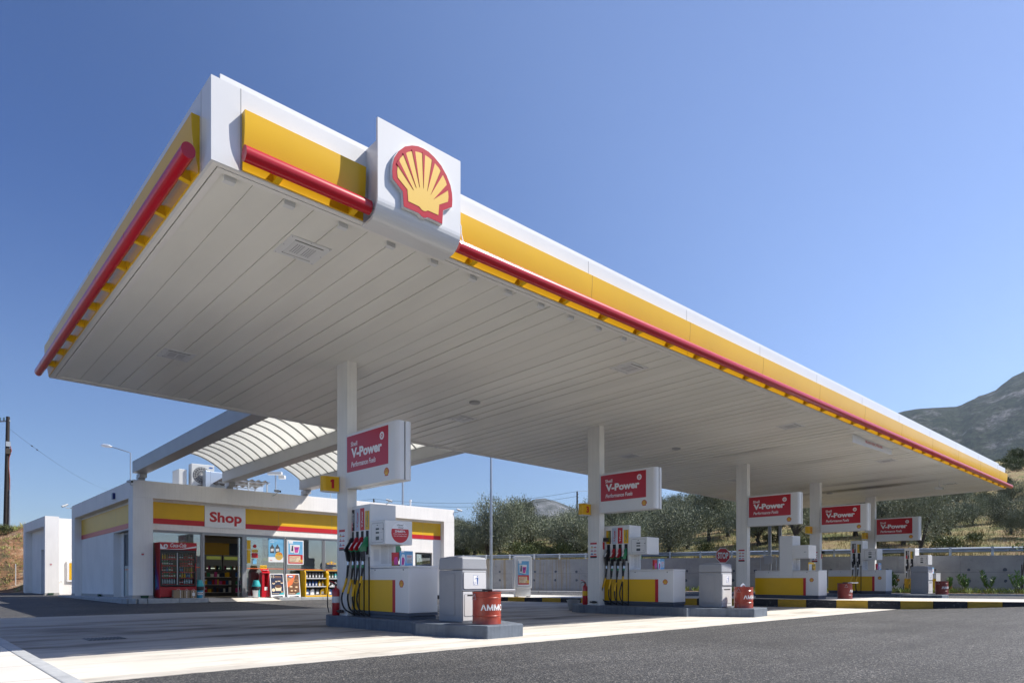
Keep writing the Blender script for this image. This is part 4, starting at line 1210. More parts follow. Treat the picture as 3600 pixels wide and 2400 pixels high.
shovel('shovel with a pale handle lying across the barrel behind the striped kerb', (23.02, 9.18, .738), R(-38))
t = thing('scoop', 'small metal scoop on top of the barrel right of the stop sign', 'scoop', (15.12, 8.42, .70))
m = MB(); m.tube([(-.1, 0, .01), (-.03, .01, .05), (.02, 0, .06), (.1, -.02, .015)], [.012, .03, .035, .012], 'galv', n=8); m.build('blade', t)
m = MB(); m.tube([(.0, 0, .06), (-.03, 0, .10), (-.05, 0, .11)], .01, 'galv', n=8); m.build('handle', t)

# ------------------------------------------------------------------ extinguishers and bucket
def extinguisher(label, loc, hose_=False):
    t = thing('fire_extinguisher', label, 'extinguisher', loc, 0, 'red fire extinguishers')
    m = MB(); m.lathe([(.066, 0), (.07, .01), (.07, .44), (.062, .485), (.035, .515), (.022, .53), (.022, .56)], 'extinguisher', n=24); c = m.build('cylinder', t)
    m = MB(); m.lathe([(.0715, .24), (.0715, .36)], 'yellow_matt' if not hose_ else 'paper', n=24); m.build('tag', c)
    m = MB(); m.cyl((0, 0, .55), (0, 0, .60), .02, .016, 'black_plastic', n=10); m.tube([(0, 0, .585), (-.05, .03, .60), (-.10, .06, .575)], .009, 'black_plastic', n=6); m.tube([(0, 0, .60), (-.05, .03, .64), (-.10, .06, .655)], .009, 'red_matt', n=6); m.build('valve', t)
    m = MB()
    if hose_: hose(m, None, [(0, 0, .58), (-.06, .05, .62), (-.11, .09, .50), (-.12, .1, .2), (-.10, .08, .05)], .010, 'rubber')
    else: hose(m, None, [(0, 0, .57), (.05, .02, .56), (.085, .03, .45), (.085, .03, .2)], .010, 'rubber')
    m.build('hose', t)
extinguisher('red fire extinguisher with a black hose left of the nearest column', (6.36, 12.02, .21), True)
extinguisher('red fire extinguisher with a yellow tag beside the column numbered 3', (13.80, 12.26, .21))
t = thing('bucket', 'grey plastic bucket on the ground behind the second island', 'bucket', (14.34, 13.18, .005))
m = MB(); m.lathe([(.13, 0), (.135, .005), (.185, .28), (.20, .282), (.20, .30), (.186, .30), (.18, .28), (.125, .01), (.01, .01)], 'bin_grey', n=28); m.build('pail', t)
m = MB(); m.tube([(.19 * math.cos(a), .06 * math.sin(a) - .0, .30 + .02 * math.sin(a)) for a in [k * .35 for k in range(10)]], .004, 'galv', n=6); m.build('handle', t)
for (x, y, zc_, lb) in ((6.36, 11.84, .26, 'nearest column'), (13.66, 11.84, .26, 'column numbered 3')):
    t = thing('pipe_stub', 'small dark pipe fitting low on the side of the ' + lb, 'pipe', (x, y, zc_), 0, 'pipe fittings on the columns')
    m = MB(); m.cyl((0, -.10, .03), (0, .12, .03), .022, .022, 'black_plastic', n=10); m.box(-.03, .05, -.03, .03, 0, .06, 'black_plastic'); m.build('pipe', t)

# ------------------------------------------------------------------ shop
SO = (6.62, 27.9)
ssh = lambda x, y: -0.01 * x - 0.01 * y
SX, SY, SF = 14.77, 11.3, .17
shop = thing('shop_building', 'low white petrol station shop with a wide yellow and red band and glass front', 'shop', (SO[0], SO[1], 0))
def sbd(m, name, parent=None, **kw): return m.build(name, parent or shop, shear=ssh, **kw)
m = MB()
T0, T1 = 3.89, 4.52
m.box(0, SX, 0, .3, T0, T1, 'plaster'); m.box(0, .3, .3, SY, T0, T1, 'plaster'); m.box(.3, SX, SY - .3, SY, T0, T1, 'plaster'); m.box(SX - .3, SX, .3, SY - .3, T0, T1, 'plaster')
m.box(.3, SX - .3, .3, SY - .3, 4.05, 4.15, 'plaster')
sbd(m, 'parapet', bevel=.012)
m = MB()
for grp_ in (((0, .68, 0, .3), (0, .3, .3, .61)), ((SX - .64, SX, 0, .3), (SX - .3, SX, .3, SY), (0, .3, SY - .70, SY), (.3, SX - .3, SY - .3, SY))):
    m = MB()
    for (x0, x1, y0, y1) in grp_: m.box(x0, x1, y0, y1, SF - .3, T0, 'plaster')
    sbd(m, 'outer_wall')
m = MB()
m.box(.68, SX - .64, .30, .46, 2.75, T0, 'plaster'); m.box(9.6, 12.59, .30, .46, SF - .3, 2.75, 'plaster'); m.box(13.62, SX - .64, .30, .46, SF - .3, 2.75, 'plaster')
m.box(12.59, 13.62, .30, .46, SF - .3, 1.15, 'plaster'); m.box(12.59, 13.62, .30, .46, 2.31, 2.75, 'plaster')
m.box(.30, .46, .61, 1.9, SF - .3, T0, 'plaster'); m.box(.30, .46, 4.3, SY - .70, SF - .3, T0, 'plaster'); m.box(.30, .46, 1.9, 4.3, 2.82, T0, 'plaster')
sbd(m, 'recessed_wall')
m = MB()
m.box(-.012, .69, -.012, 0, SF - .05, SF + .11, 'plinth_stone'); m.box(-.012, 0, 0, .62, SF - .05, SF + .11, 'plinth_stone'); m.box(-.012, 0, SY - .71, SY + .01, SF - .05, SF + .11, 'plinth_stone')
m.box(.288, .30, .62, 1.9, SF - .05, SF + .11, 'plinth_stone'); m.box(.288, .30, 4.3, SY - .71, SF - .05, SF + .11, 'plinth_stone'); m.box(SX - .65, SX + .01, -.012, 0, SF - .05, SF + .11, 'plinth_stone')
sbd(m, 'plinth')
m = MB(); m.box(.46, SX - .3, .46, SY - .3, SF - .2, SF, 'interior_wall'); m.box(.46, SX - .3, 6.0, 6.1, SF, 3.0, 'interior_wall'); m.box(.46, SX - .3, .46, 6.0, 2.95, 3.0, 'interior_wall')
m.box(9.6, 9.7, .46, 6.0, SF, 2.95, 'interior_wall'); m.box(.46, 2.9, 5.0, 6.0, SF, 2.95, 'interior_wall'); sbd(m, 'interior')
m = MB(); m.box(2.9, 5.6, 5.9, 5.99, 2.05, 2.7, 'yellow_matt'); m.box(5.6, 9.0, 5.9, 5.99, 2.0, 2.7, 'navy'); sbd(m, 'interior_band')
m = MB()
for x in (4.3, 5.1, 6.0, 6.9, 7.8): m = MB(); m.box(x, x + .75, 5.3, 5.9, SF, 2.1, 'seam'); m.box(x + .05, x + .7, 5.28, 5.3, 1.88, 2.03, 'shop_light'); m.box(x + .05, x + .7, 5.28, 5.3, 1.45, 1.48, 'shop_light_warm'); sbd(m, 'cabinet')
m = MB(); m.box(2.74, 2.75, 1.4, 3.6, SF, 1.5, 'dark_interior')
for z in (.5, .85, 1.2): m.box(2.75, 3.05, 1.4, 3.6, z, z + .03, 'bin_light')
sbd(m, 'wall_shelf')
rs = random.Random(3)
m = MB()
cols_ = ['red_matt', 'yellow_matt', 'paper', 'blue', 'green', 'pink', 'brown', 'bin_light', 'navy']
for x0, x1, y in ((4.9, 9.0, 3.2), (3.9, 6.6, 4.3)):
    m.box(x0, x1, y, y + .5, SF, 1.35, 'dark_interior')
    for z in (.35, .7, 1.05):
        m.box(x0, x1, y - .06, y, z - .02, z, 'bin_light'); x = x0
        while x < x1 - .15:
            w = rs.uniform(.06, .16); m.box(x, x + w, y - .05, y - .002, z, z + rs.uniform(.12, .26), rs.choice(cols_)); x += w + rs.uniform(.0, .05)
for k in range(110):
    x = 4.35 + rs.random() * 3.9; z = rs.choice((.5, .8, 1.1, 1.4)); m.box(x, x + .07, 5.2, 5.29, z, z + .18, rs.choice(cols_))
sbd(m, 'stocked_shelves')
for x in (3.2, 5.2, 7.2):
    for y in (1.6, 3.6): m = MB(); m.box(x, x + .9, y, y + .22, 2.93, 2.949, 'ceiling_lamp_glow'); sbd(m, 'ceiling_lamp')
# band
for (a, b_) in ((.685, 2.615), (4.225, SX - .645)):
    m = MB(); m.box(a, b_, .285, .30, 3.182, 3.80, 'yellow_matt'); m.box(a, b_, .285, .30, 2.98, 3.18, 'red_matt')
    x = 5.63
    while x < b_:
        if x > a: m.box(x - .003, x + .003, .284, .285, 2.98, 3.80, 'seam')
        x += 2.47
    sbd(m, 'colour_band')
m = MB(); m.box(.285, .30, .615, SY - .705, 3.072, 3.80, 'yellow_matt'); m.box(.285, .30, .615, SY - .705, 2.87, 3.07, 'red_matt'); m.box(.2845, .285, 3.9, 3.906, 2.95, 3.8, 'seam'); sbd(m, 'colour_band')
m = MB(); m.box(2.62, 4.22, .262, .282, 2.955, 3.79, 'letter_white'); sg = sbd(m, 'shop_sign')
m = MB(); m.text('Shop', (2.80, .2615, 3.05), *VF, 'red_matt', w=1.27, h=.53, bold=.035, lift=.001); sbd(m, 'lettering', sg)
# glazing
def glaz(x0, x1, name='window', frost=True, z1=2.70):
    m = MB(); f = .045
    m.box(x0, x0 + f, .33, .41, SF, z1, 'grey_frame'); m.box(x1 - f, x1, .33, .41, SF, z1, 'grey_frame')
    m.box(x0 + f, x1 - f, .33, .41, z1 - f, z1, 'grey_frame'); m.box(x0 + f, x1 - f, .33, .41, SF, SF + f, 'grey_frame')
    fr_ = sbd(m, name)
    m = MB(); m.box(x0 + f, x1 - f, .365, .373, SF + f, z1 - f, 'glass'); sbd(m, 'pane', fr_)
    if frost:
        m = MB(); m.box(x0 + f, x1 - f, .378, .384, SF + f, 1.49, 'frost'); m.box(x0 + f, x1 - f, .357, .361, 1.345, 1.375, 'orange_paint'); sbd(m, 'frosted_film', fr_)
    return fr_
m = MB(); m.box(.68, 9.6, .31, .42, 2.702, 2.749, 'grey_frame'); sbd(m, 'window_head')
for a, b_ in ((.70, 2.53), (4.25, 5.95), (5.99, 7.72), (7.76, 9.56)): glaz(a, b_)
m = MB(); m.box(2.54, 2.63, .32, .42, SF, 2.70, 'grey_frame'); m.box(4.12, 4.24, .32, .42, SF, 2.70, 'grey_frame'); m.box(2.63, 4.12, .32, .42, 2.64, 2.70, 'grey_frame')
dr = sbd(m, 'entrance_frame')
m = MB(); m.box(3.98, 4.02, .44, .47, SF, 2.62, 'grey_frame'); m.box(5.0, 5.04, .44, .47, SF, 2.62, 'grey_frame'); m.box(4.02, 5.0, .452, .458, SF + .02, 2.60, 'glass'); sbd(m, 'sliding_leaf', dr)
m = MB(); m.box(12.60, 13.61, .40, .42, 1.16, 2.30, 'grey_frame'); w = sbd(m, 'window')
m = MB(); m.box(12.66, 13.55, .385, .39, 1.22, 2.22, 'glass'); m.box(12.62, 13.6, .391, .398, 1.18, 2.28, 'dark_interior'); sbd(m, 'pane', w)
# side entrance
m = MB(); m.box(.46, .62, 1.84, 1.9, SF, 2.82, 'plaster'); m.box(.46, .62, 4.3, 4.36, SF, 2.82, 'plaster')
m.box(.56, .62, 1.9, 2.0, SF, 2.82, 'grey_frame'); m.box(.56, .62, 3.75, 4.3, SF, 2.82, 'plaster'); m.box(.56, .62, 2.0, 3.75, 2.72, 2.82, 'grey_frame'); m.box(.56, .62, 2.0, 3.75, SF, SF + .06, 'grey_frame'); m.box(.55, .62, 3.69, 3.75, SF + .06, 2.72, 'grey_frame')
d2 = sbd(m, 'side_door')
m = MB(); m.box(.585, .592, 2.0, 3.69, SF + .06, 2.72, 'glass'); m.box(.60, .61, 2.0, 3.69, SF + .06, 2.72, 'navy'); m.box(.575, .582, 2.0, 3.69, SF + .06, 1.45, 'frost'); m.box(.570, .574, 2.0, 3.69, 1.28, 1.31, 'orange_paint'); sbd(m, 'pane', d2)

# shop kerb and pavement
m = MB()
P1 = [(-.30, 12.2), (-.30, -.35), (-.22, -.62), (-.02, -.83), (.25, -.88), (2.35, -.88), (2.35, .32), (.3, .32), (.3, 12.2)]
m.prism(P1, -.25, SF - .004, 'kerb_stone')
m.prism([(5.1, -.88), (15.6, -.88), (15.6, .30), (5.1, .30)], -.25, SF - .004, 'kerb_stone')
o = m.build('shop_pavement', None, shear=ssh); o.location = (SO[0], SO[1], 0); tag(o, kind='structure')
m = MB()
def kline(L, w_):
    for i in range(len(L) - 1):
        a = Vector(L[i]); b_ = Vector(L[i + 1]); d = (b_ - a); n_ = max(1, int(round(d.length / .95)))
        d.normalize(); nn = Vector((-d.y, d.x))
        for k in range(n_):
            s0 = a + (b_ - a) * (k / n_) + d * .003; s1 = a + (b_ - a) * ((k + 1) / n_) - d * .003
            m.prism([tuple(s0 - nn * w_), tuple(s1 - nn * w_), tuple(s1), tuple(s0)], -.25, SF, 'kerb_stone')
kline([(-.30, 12.2), (-.30, -.35), (-.22, -.62), (-.02, -.83), (.25, -.88), (2.35, -.88)], .13)
kline([(5.1, -.88), (15.6, -.88)], .13)
o = m.build('shop_kerb', None, shear=ssh, bevel=.015); o.location = (SO[0], SO[1], 0); tag(o, kind='structure')
m = MB()
m.add([(2.35, -1.25, .0), (5.1, -1.25, .0), (5.1, -.3, SF - .006), (2.35, -.3, SF - .006), (2.35, .34, SF - .006), (5.1, .34, SF - .006)], [(0, 1, 2, 3), (3, 2, 5, 4)], 'concrete')
o = m.build('entrance_ramp', None, shear=lambda x, y: (-.01 * x - .01 * y) if y > -1 else .008); o.location = (SO[0], SO[1], 0); tag(o, kind='structure')

def sp(x, y): return (SO[0] + x, SO[1] + y, SF + ssh(x, y))
t = thing('doormat', 'dark doormat on the pale ramp in front of the shop entrance', 'mat', sp(3.55, -.1))
m = MB(); m.box(-.55, .45, -.25, .28, -.004, .010, 'black_plastic'); m.build('mat', t)

# ---- drinks fridge
fr = thing('drinks_fridge', 'tall red double-door drinks fridge beside the shop entrance', 'fridge', sp(.80, -.42))
FW, FD, FH = 1.30, .72, 2.08
m = MB()
m.box(0, .05, .03, FD, .02, FH, 'red'); m.box(FW - .05, FW, .03, FD, .02, FH, 'red'); m.box(.05, FW - .05, FD - .04, FD, .02, FH, 'dark_interior')
m.box(.05, FW - .05, .06, FD - .04, FH - .06, FH - .01, 'red'); m.box(.05, FW - .05, .05, FD - .04, .04, .42, 'red')
m.build('cabinet', fr, bevel=.006)
m = MB()
for k in range(9): m.box(.03, FW - .08, .028, .046, .07 + k * .037, .07 + k * .037 + .022, 'red_matt')
m.build('grille', fr)
m = MB(); m.box(.0, FW, .0, .06, 1.80, FH + .0, 'red'); hd = m.build('header', fr, bevel=.012)
m = MB(); H_ = ((0, -.001, 1.80), (1, 0, 0), (0, 0, 1), (0, -1, 0))
m.prism([(.012, .015), (.30, .02), (.55, .035), (.78, .05), (1.0, .10), (1.285, .155), (1.285, .10), (1.0, .055), (.80, .03), (.6, .018), (.4, .012)][::-1] , 0, .0012, 'letter_white', frame=H_)
m.prism([(.012, .02), (.30, .03), (.22, .05), (.10, .10), (.05, .19), (.012, .22)][::-1], 0, .0012, 'letter_white', frame=H_)
m.prism([(.20 + .075 * math.cos(k * .3), .135 + .075 * math.sin(k * .3)) for k in range(21)][::-1], .0012, .002, 'letter_white', frame=H_)
m.prism([(.165, .09), (.205, .08), (.21, .15), (.19, .19), (.175, .15)][::-1], .002, .003, 'red_matt', frame=H_); m.prism([(.215, .085), (.235, .09), (.235, .15), (.225, .18), (.213, .15)][::-1], .002, .003, 'black_plastic', frame=H_)
m.text('Coca-Cola', (.36, -.0025, 1.90), *VF, 'letter_white', w=.56, h=.15, bold=.015, shear=.4, lift=.001)
m.build('header_print', hd)
m = MB()
m.box(.02, FW - .02, .0, .05, .45, .50, 'black_plastic'); m.box(.02, FW - .02, .0, .05, 1.70, 1.79, 'black_plastic'); m.box(.02, .075, .0, .05, .50, 1.70, 'black_plastic'); m.box(FW - .075, FW - .02, .0, .05, .50, 1.70, 'black_plastic'); m.box(FW / 2 - .03, FW / 2 + .03, -.003, .05, .50, 1.70, 'black_plastic')
m.box(FW / 2 - .055, FW / 2 - .032, .0, .045, .5, 1.70, 'bin_light')
df = m.build('door_frame', fr)
for a, b_ in ((.075, FW / 2 - .055), (FW / 2 + .03, FW - .075)):
    m = MB(); m.box(a, b_, .02, .026, .50, 1.70, 'fridge_glass'); m.build('glass_door', fr)
for x in (.055, FW - .062):
    m = MB(); m.box(x, x + .016, -.025, -.0, 1.02, 1.30, 'red_matt'); m.build('door_handle', fr)
m = MB()
SH = (.52, .76, .98, 1.22, 1.46)
for z in SH: m.box(.055, FW - .055, .08, FD - .05, z - .012, z, 'seam'); m.box(.055, FW - .055, .065, .08, z - .03, z + .005, 'red_matt')
m.build('shelves', fr)
m = MB(); m.prism([(.08, .35), (.62, .28), (.62, 1.75), (.50, 1.5), (.40, 1.1), (.25, .8)], 0, .002, 'purple', frame=((-.0001, 0, 0), (0, 1, 0), (0, 0, 1), (-1, 0, 0))); m.prism([(.30, .45), (.62, .32), (.62, .9), (.45, .8)], .002, .003, 'lightblue', frame=((-.0001, 0, 0), (0, 1, 0), (0, 0, 1), (-1, 0, 0))); m.build('side_print', fr)
def bottle_obj(name, body, cap, h, r, label, cat, group, loc, blabel=None):
    t = thing(name, label, cat, loc, 0, group)
    m = MB(); m.lathe([(r * .9, 0), (r, .01), (r, h * .6), (r * .85, h * .68), (r * .4, h * .84), (r * .38, h * .92)], body, n=10); 
    if blabel: m.lathe([(r * 1.02, h * .25), (r * 1.02, h * .52)], blabel, n=10)
    m.build('body', t)
    m = MB(); m.lathe([(r * .45, h * .91), (r * .45, h)], cap, n=8); m.build('cap', t)
    return t
FB = {}
kinds = {'green': ('green', 'bin_light', .20, .032, 'paper'), 'cola': ('brown', 'red_matt', .20, .030, 'red_matt'), 'dark': ('navy', 'paper', .17, .028, 'paper'), 'yellow': ('yellow_matt', 'paper', .19, .030, None), 'water': ('duct', 'blue', .21, .034, None), 'orange': ('brown_light', 'green', .19, .030, None), 'pink': ('red_matt', 'paper', .17, .028, 'paper'), 'blue': ('blue', 'paper', .19, .03, 'lightblue')}
rows = [(0, 4, ['yellow', 'yellow', 'orange', 'pink', 'pink', 'pink']), (0, 3, ['green', 'green', 'green', 'dark', 'dark']), (0, 2, ['dark', 'dark', 'blue', 'green', 'pink']), (0, 1, ['pink', 'green', 'green', 'pink', 'pink', 'green']), (0, 0, ['water'] * 6),
        (1, 4, ['dark', 'dark', 'cola', 'cola', 'pink', 'pink']), (1, 3, ['cola', 'cola', 'cola', 'cola', 'pink', 'pink']), (1, 2, ['blue', 'blue', 'orange', 'orange', 'orange', 'yellow']), (1, 1, ['green', 'yellow', 'yellow', 'blue', 'blue', 'yellow']), (1, 0, ['pink', 'pink', 'water', 'water', 'water', 'water'])]
KT = {}
names = {'green': 'green', 'cola': 'dark brown', 'dark': 'black', 'yellow': 'yellow', 'water': 'clear', 'orange': 'orange', 'pink': 'red', 'blue': 'blue'}
shn = ['bottom', 'second lowest', 'middle', 'second highest', 'top']
bx, by, bz = sp(.80, -.42)
for side, s_, L in rows:
    for k, kd in enumerate(L):
        body, cap, h, r, bl = kinds[kd]
        loc = (bx + (.125 if side == 0 else .735) + k * .082, by + .13, bz + SH[s_])
        lab = '%s drink bottle, %s shelf, %s door of the red fridge' % (names[kd], shn[s_], 'left' if side == 0 else 'right')
        grp = 'drink bottles in the red fridge'
        if kd not in KT: KT[kd] = bottle_obj('drink_bottle', body, cap, h, r, lab, 'bottle', grp, loc, bl)
        else: copy_tree(KT[kd], loc, 0, lab, grp)
# cardboard boxes
for i, (a, b_, lb) in enumerate(((1.20, 1.54, 'widest of the three cardboard boxes in front of the red fridge'), (1.565, 1.77, 'middle one of the three cardboard boxes in front of the red fridge'), (1.80, 2.02, 'cardboard box with a white label, nearest the blue bin'))):
    t = thing('cardboard_box', lb, 'box', sp(a, -.66), 0, 'cardboard boxes in front of the fridge')
    w = b_ - a; m = MB(); m.box(0, w, 0, .2, 0, .30, 'cardboard'); m.build('box', t, bevel=.004)
    m = MB(); tx = w * (.72 if i == 0 else .5)
    for k in range(5): m.box(tx - .012, tx + .012, -.0015, 0, .02 + k * .055, .02 + k * .055 + .04, 'paper')
    if i == 2: m.box(w / 2 - .05, w / 2 + .05, -.003, -.0015, .08, .2, 'paper')
    m.build('tape', t)
    m = MB(); m.tube([(w * .3, .02, .30), (w * .45, -.0, .34), (w * .6, .0, .34), (w * .72, -.002, .28)], .004, 'paper', n=6); m.build('string', t)
# waste bins with swing lids
def swing_bin(lab, loc, low, side, teal):
    t = thing('waste_bin', lab, 'waste bin', loc, 0, 'bins with teal lids at the shop front')
    m = MB(); m.lathe([(.12, 0), (.125, .01), (.15, .36), (.155, .37)], low, n=24); m.build('drum', t)
    m = MB(); m.lathe([(.165, .29), (.172, .34), (.168, .44), (.160, .45)], 'rubber', n=24); m.build('liner', t)
    m = MB(); m.lathe([(.17, .44), (.172, .47), (.16, .52), (.13, .60), (.11, .68), (.09, .69)], teal, n=24); ld = m.build('lid', t)
    if side: m = MB(); m.lathe([(.1255, .03), (.148, .34)], 'teal', n=24); m = MB(); m.box(.03, .09, -.15, -.10, .02, .35, 'teal'); m.build('stripe', t)
    else:
        m = MB(); m.prism([(-.10, .12), (.10, .12), (.10, .22), (-.10, .22)][::-1], 0, .002, 'letter_white', frame=((0, -.142, 0), (1, 0, 0), (0, 0, 1), (0, -1, 0))); m.text('MAGNUM', (-.09, -.1445, .14), *VF, 'navy', w=.18, h=.06, bold=.03); m.build('print', t)
swing_bin('blue waste bin with a teal lid, right of the red fridge', sp(2.24, -.25), 'bluebin', False, 'teal')
swing_bin('white waste bin with a teal lid, left of the slim red leaflet stand', sp(4.42, -.35), 'letter_white', True, 'teal')
# leaflet stand
t = thing('leaflet_stand', 'slim red leaflet stand with a yellow top card', 'stand', sp(4.66, -.35))
m = MB(); m.box(0, .10, 0, .28, 0, 1.02, 'red'); m.box(.25, .32, 0, .28, 0, 1.02, 'red'); m.box(.10, .25, .24, .28, 0, 1.02, 'red'); m.box(.10, .25, 0, .24, 0, .28, 'red'); m.build('body', t)
m = MB(); m.add([(-.005, -.03, .98), (.325, -.03, .98), (.325, .22, 1.16), (-.005, .22, 1.16), (-.005, -.03, 1.0), (.325, -.03, 1.0), (.325, .22, 1.18), (-.005, .22, 1.18)], [(0, 3, 2, 1), (4, 5, 6, 7), (0, 1, 5, 4), (1, 2, 6, 5), (2, 3, 7, 6), (3, 0, 4, 7)], 'red'); m.box(.04, .28, .02, .16, 1.10, 1.11, 'paper'); m.build('tray', t)
m = MB(); m.box(.11, .24, .02, .23, .28, .42, 'paper'); m.build('newspapers', t)
m = MB(); m.box(.0, .29, .21, .22, 1.16, 1.31, 'yellow_matt'); cd = m.build('top_card', t, bevel=.006)
m = MB(); m.text('TRACTION', (.02, .2095, 1.215), *VF, 'black_plastic', w=.25, h=.045, bold=.02, lift=.001); m.build('lettering', cd)
# advertising boards
def aboard(lab, loc, kind):
    t = thing('advertising_board', lab, 'sandwich board', loc, 0, 'advertising boards on the shop pavement')
    W, H = .58, .98; tl = .16
    F0 = Vector((0, 0, 0)); zd = Vector((0, tl, H)).normalized(); fr_ = (F0, (1, 0, 0), zd, Vector((1, 0, 0)).cross(zd))
    m = MB()
    m.prism([(0, 0), (.07, 0), (.09, .05), (W - .09, .05), (W - .07, 0), (W, 0), (W, H), (0, H)], -.03, 0, 'letter_white', frame=fr_)
    m.build('front_frame', t)
    m = MB(); m.prism([(0, 0), (W, 0), (W, H), (0, H)], 0, .02, 'letter_white', frame=((0, .34, 0), (1, 0, 0), Vector((0, -.16, H)).normalized(), Vector((0, 1, .16)).normalized())); m.build('back_panel', t)
    m = MB(); q = lambda P, d, c: m.prism(P, d, d + .001, c, frame=fr_)
    disc = lambda cx, cy, r, d, c, sy=1: q([(cx + r * math.cos(k * .42), cy + r * sy * math.sin(k * .42)) for k in range(15)], d, c)
    if kind == 0:
        q([(.03, .10), (W - .03, .10), (W - .03, H - .03), (.03, H - .03)], 0, 'navy')
        for cx, cy, r in ((.14, .58, .06), (.26, .66, .05), (.38, .68, .055), (.49, .60, .055)): disc(cx, cy, r, .001, 'cream', .75); disc(cx, cy + .02, r * .8, .002, 'brown', .5)
        q([(.22, .26), (.44, .26), (.47, .43), (.19, .43)], .001, 'cream'); disc(.33, .45, .14, .002, 'brown', .5); disc(.12, .30, .07, .001, 'cream'); disc(.47, .22, .04, .001, 'brown_light')
        q([(.32, .10), (W - .03, .10), (W - .03, .20), (.42, .17)], .001, 'teal'); 
        m.text('15', tuple(Vector(fr_[0]) + Vector((.07, 0, 0)) + zd * .80 + Vector(fr_[3]) * .002), (1, 0, 0), tuple(zd), 'cream', w=.12, h=.11, bold=.01)
        for k, w_ in enumerate((.24, .28)): q([(.22, .86 - k * .055), (.22 + w_, .86 - k * .055), (.22 + w_, .88 - k * .055), (.22, .88 - k * .055)], .001, 'brown_light')
        q([(.06, .145), (.36, .145), (.36, .16), (.06, .16)], .001, 'cream')
    else:
        q([(.03, .10), (W - .03, .10), (W - .03, H - .03), (.03, H - .03)], 0, 'brown'); q([(.03, .40), (.25, .55), (.42, H - .03), (.03, H - .03)], .001, 'orange_paint'); q([(.03, .62), (.16, .70), (.24, .84), (.03, .88)], .002, 'brown_light')
        disc(.19, .86, .13, .002, 'blue', .5); disc(.20, .87, .09, .003, 'letter_white', .3)
        disc(.42, .66, .13, .002, 'brown_light', .6); disc(.42, .67, .09, .003, 'brown', .5)
        for cx, cy, r in ((.18, .44, .09), (.42, .42, .08), (.2, .27, .07), (.36, .27, .06)): disc(cx, cy, r, .002, 'brown_light', .6); disc(cx, cy, r * .6, .003, 'cream', .5)
        q([(.34, .10), (W - .03, .10), (W - .03, .20), (.44, .17)], .001, 'teal'); q([(.08, .14), (.34, .14), (.34, .155), (.08, .155)], .001, 'cream')
    m.build('poster', t)
aboard('white-framed board with a dark blue ice cream poster, beside the red leaflet stand', sp(4.98, -.50), 0)
aboard('white-framed board with a brown coffee poster, beside the yellow oil rack', sp(5.68, -.50), 1)
# oil racks
def rack(lab, loc):
    t = thing('oil_rack', lab, 'display rack', loc, 0, 'yellow oil racks at the shop front')
    W, D, H = 1.04, .50, 1.12
    prof_ = [(D, 0), (D, H), (.16, H)] + [(.16 - .14 * math.sin(R(a)), H - .14 + .14 * math.cos(R(a))) for a in range(15, 91, 15)] + [(.0, 0)]
    for x in (0, W - .045):
        m = MB(); m.prism(prof_[::-1], x, x + .045, 'yellow', axis='x'); m.build('side', t, bevel=.008)
    m = MB(); m.box(.045, W - .045, D - .03, D - .002, .0, H - .002, 'dark_interior'); m.box(.045, W - .045, .16, D - .03, H - .03, H - .002, 'dark_interior'); m.build('back', t)
    m = MB(); m.box(.12, W - .045, .3, .33, H, H + .03, 'yellow'); m.build('top_rail', t)
    m = MB()
    for z in (.45, .80): m.box(.046, W - .046, .05, D - .04, z - .03, z, 'seam'); m.box(.046, W - .046, .04, .05, z - .035, z + .006, 'cream' if False else 'bin_light')
    m.box(.046, W - .046, .02, D - .04, .0, .07, 'yellow'); m.box(.046, W - .046, .015, D - .04, .07, .075, 'letter_white'); m.box(.046, W - .046, .0, .02, .0, .045, 'yellow'); m.build('shelves', t)
    return t
r1 = sp(6.50, -.42); r2 = sp(7.56, -.42)
rack('yellow rack of oil bottles beside the coffee board', r1); rack('second yellow rack of oil bottles, partly behind the nearest column', r2)
def oil(name, body, cap, w, h, label, grp, loc, can_=False):
    t = thing(name, label, 'oil bottle', loc, 0, grp)
    m = MB()
    if not can_: m.prism([(-w, 0), (w, 0), (w, h * .62), (w * .55, h * .80), (-w * .1, h * .84), (-w * .45, h * .80), (-w, h * .55)], -.03, .03, body, axis='y')
    else: m.prism([(-w, 0), (w, 0), (w, h * .72), (w * .6, h * .92), (-w * .2, h * .88), (-w, h * .6)], -.05, .05, body, axis='y')
    m.build('body', t, bevel=.008)
    m = MB(); m.prism([(-w * .6, h * .12), (w * .7, h * .15), (w * .5, h * .5), (-w * .5, h * .48)], 0, .001, 'paper', frame=((0, -.031 if not can_ else -.051, 0), (1, 0, 0), (0, 0, 1), (0, -1, 0))); m.build('label', t)
    m = MB(); m.cyl((0, 0, h * .8), (0, 0, h), w * .32, w * .30, cap, n=10); m.build('cap', t)
    return t
OK = {}
def put(kind, body, cap, w, h, lab, loc, can_=False):
    grp = 'oil bottles on the yellow racks'
    if kind not in OK: OK[kind] = oil('oil_can' if can_ else 'oil_bottle', body, cap, w, h, lab, grp, loc, can_)
    else: copy_tree(OK[kind], loc, 0, lab, grp)
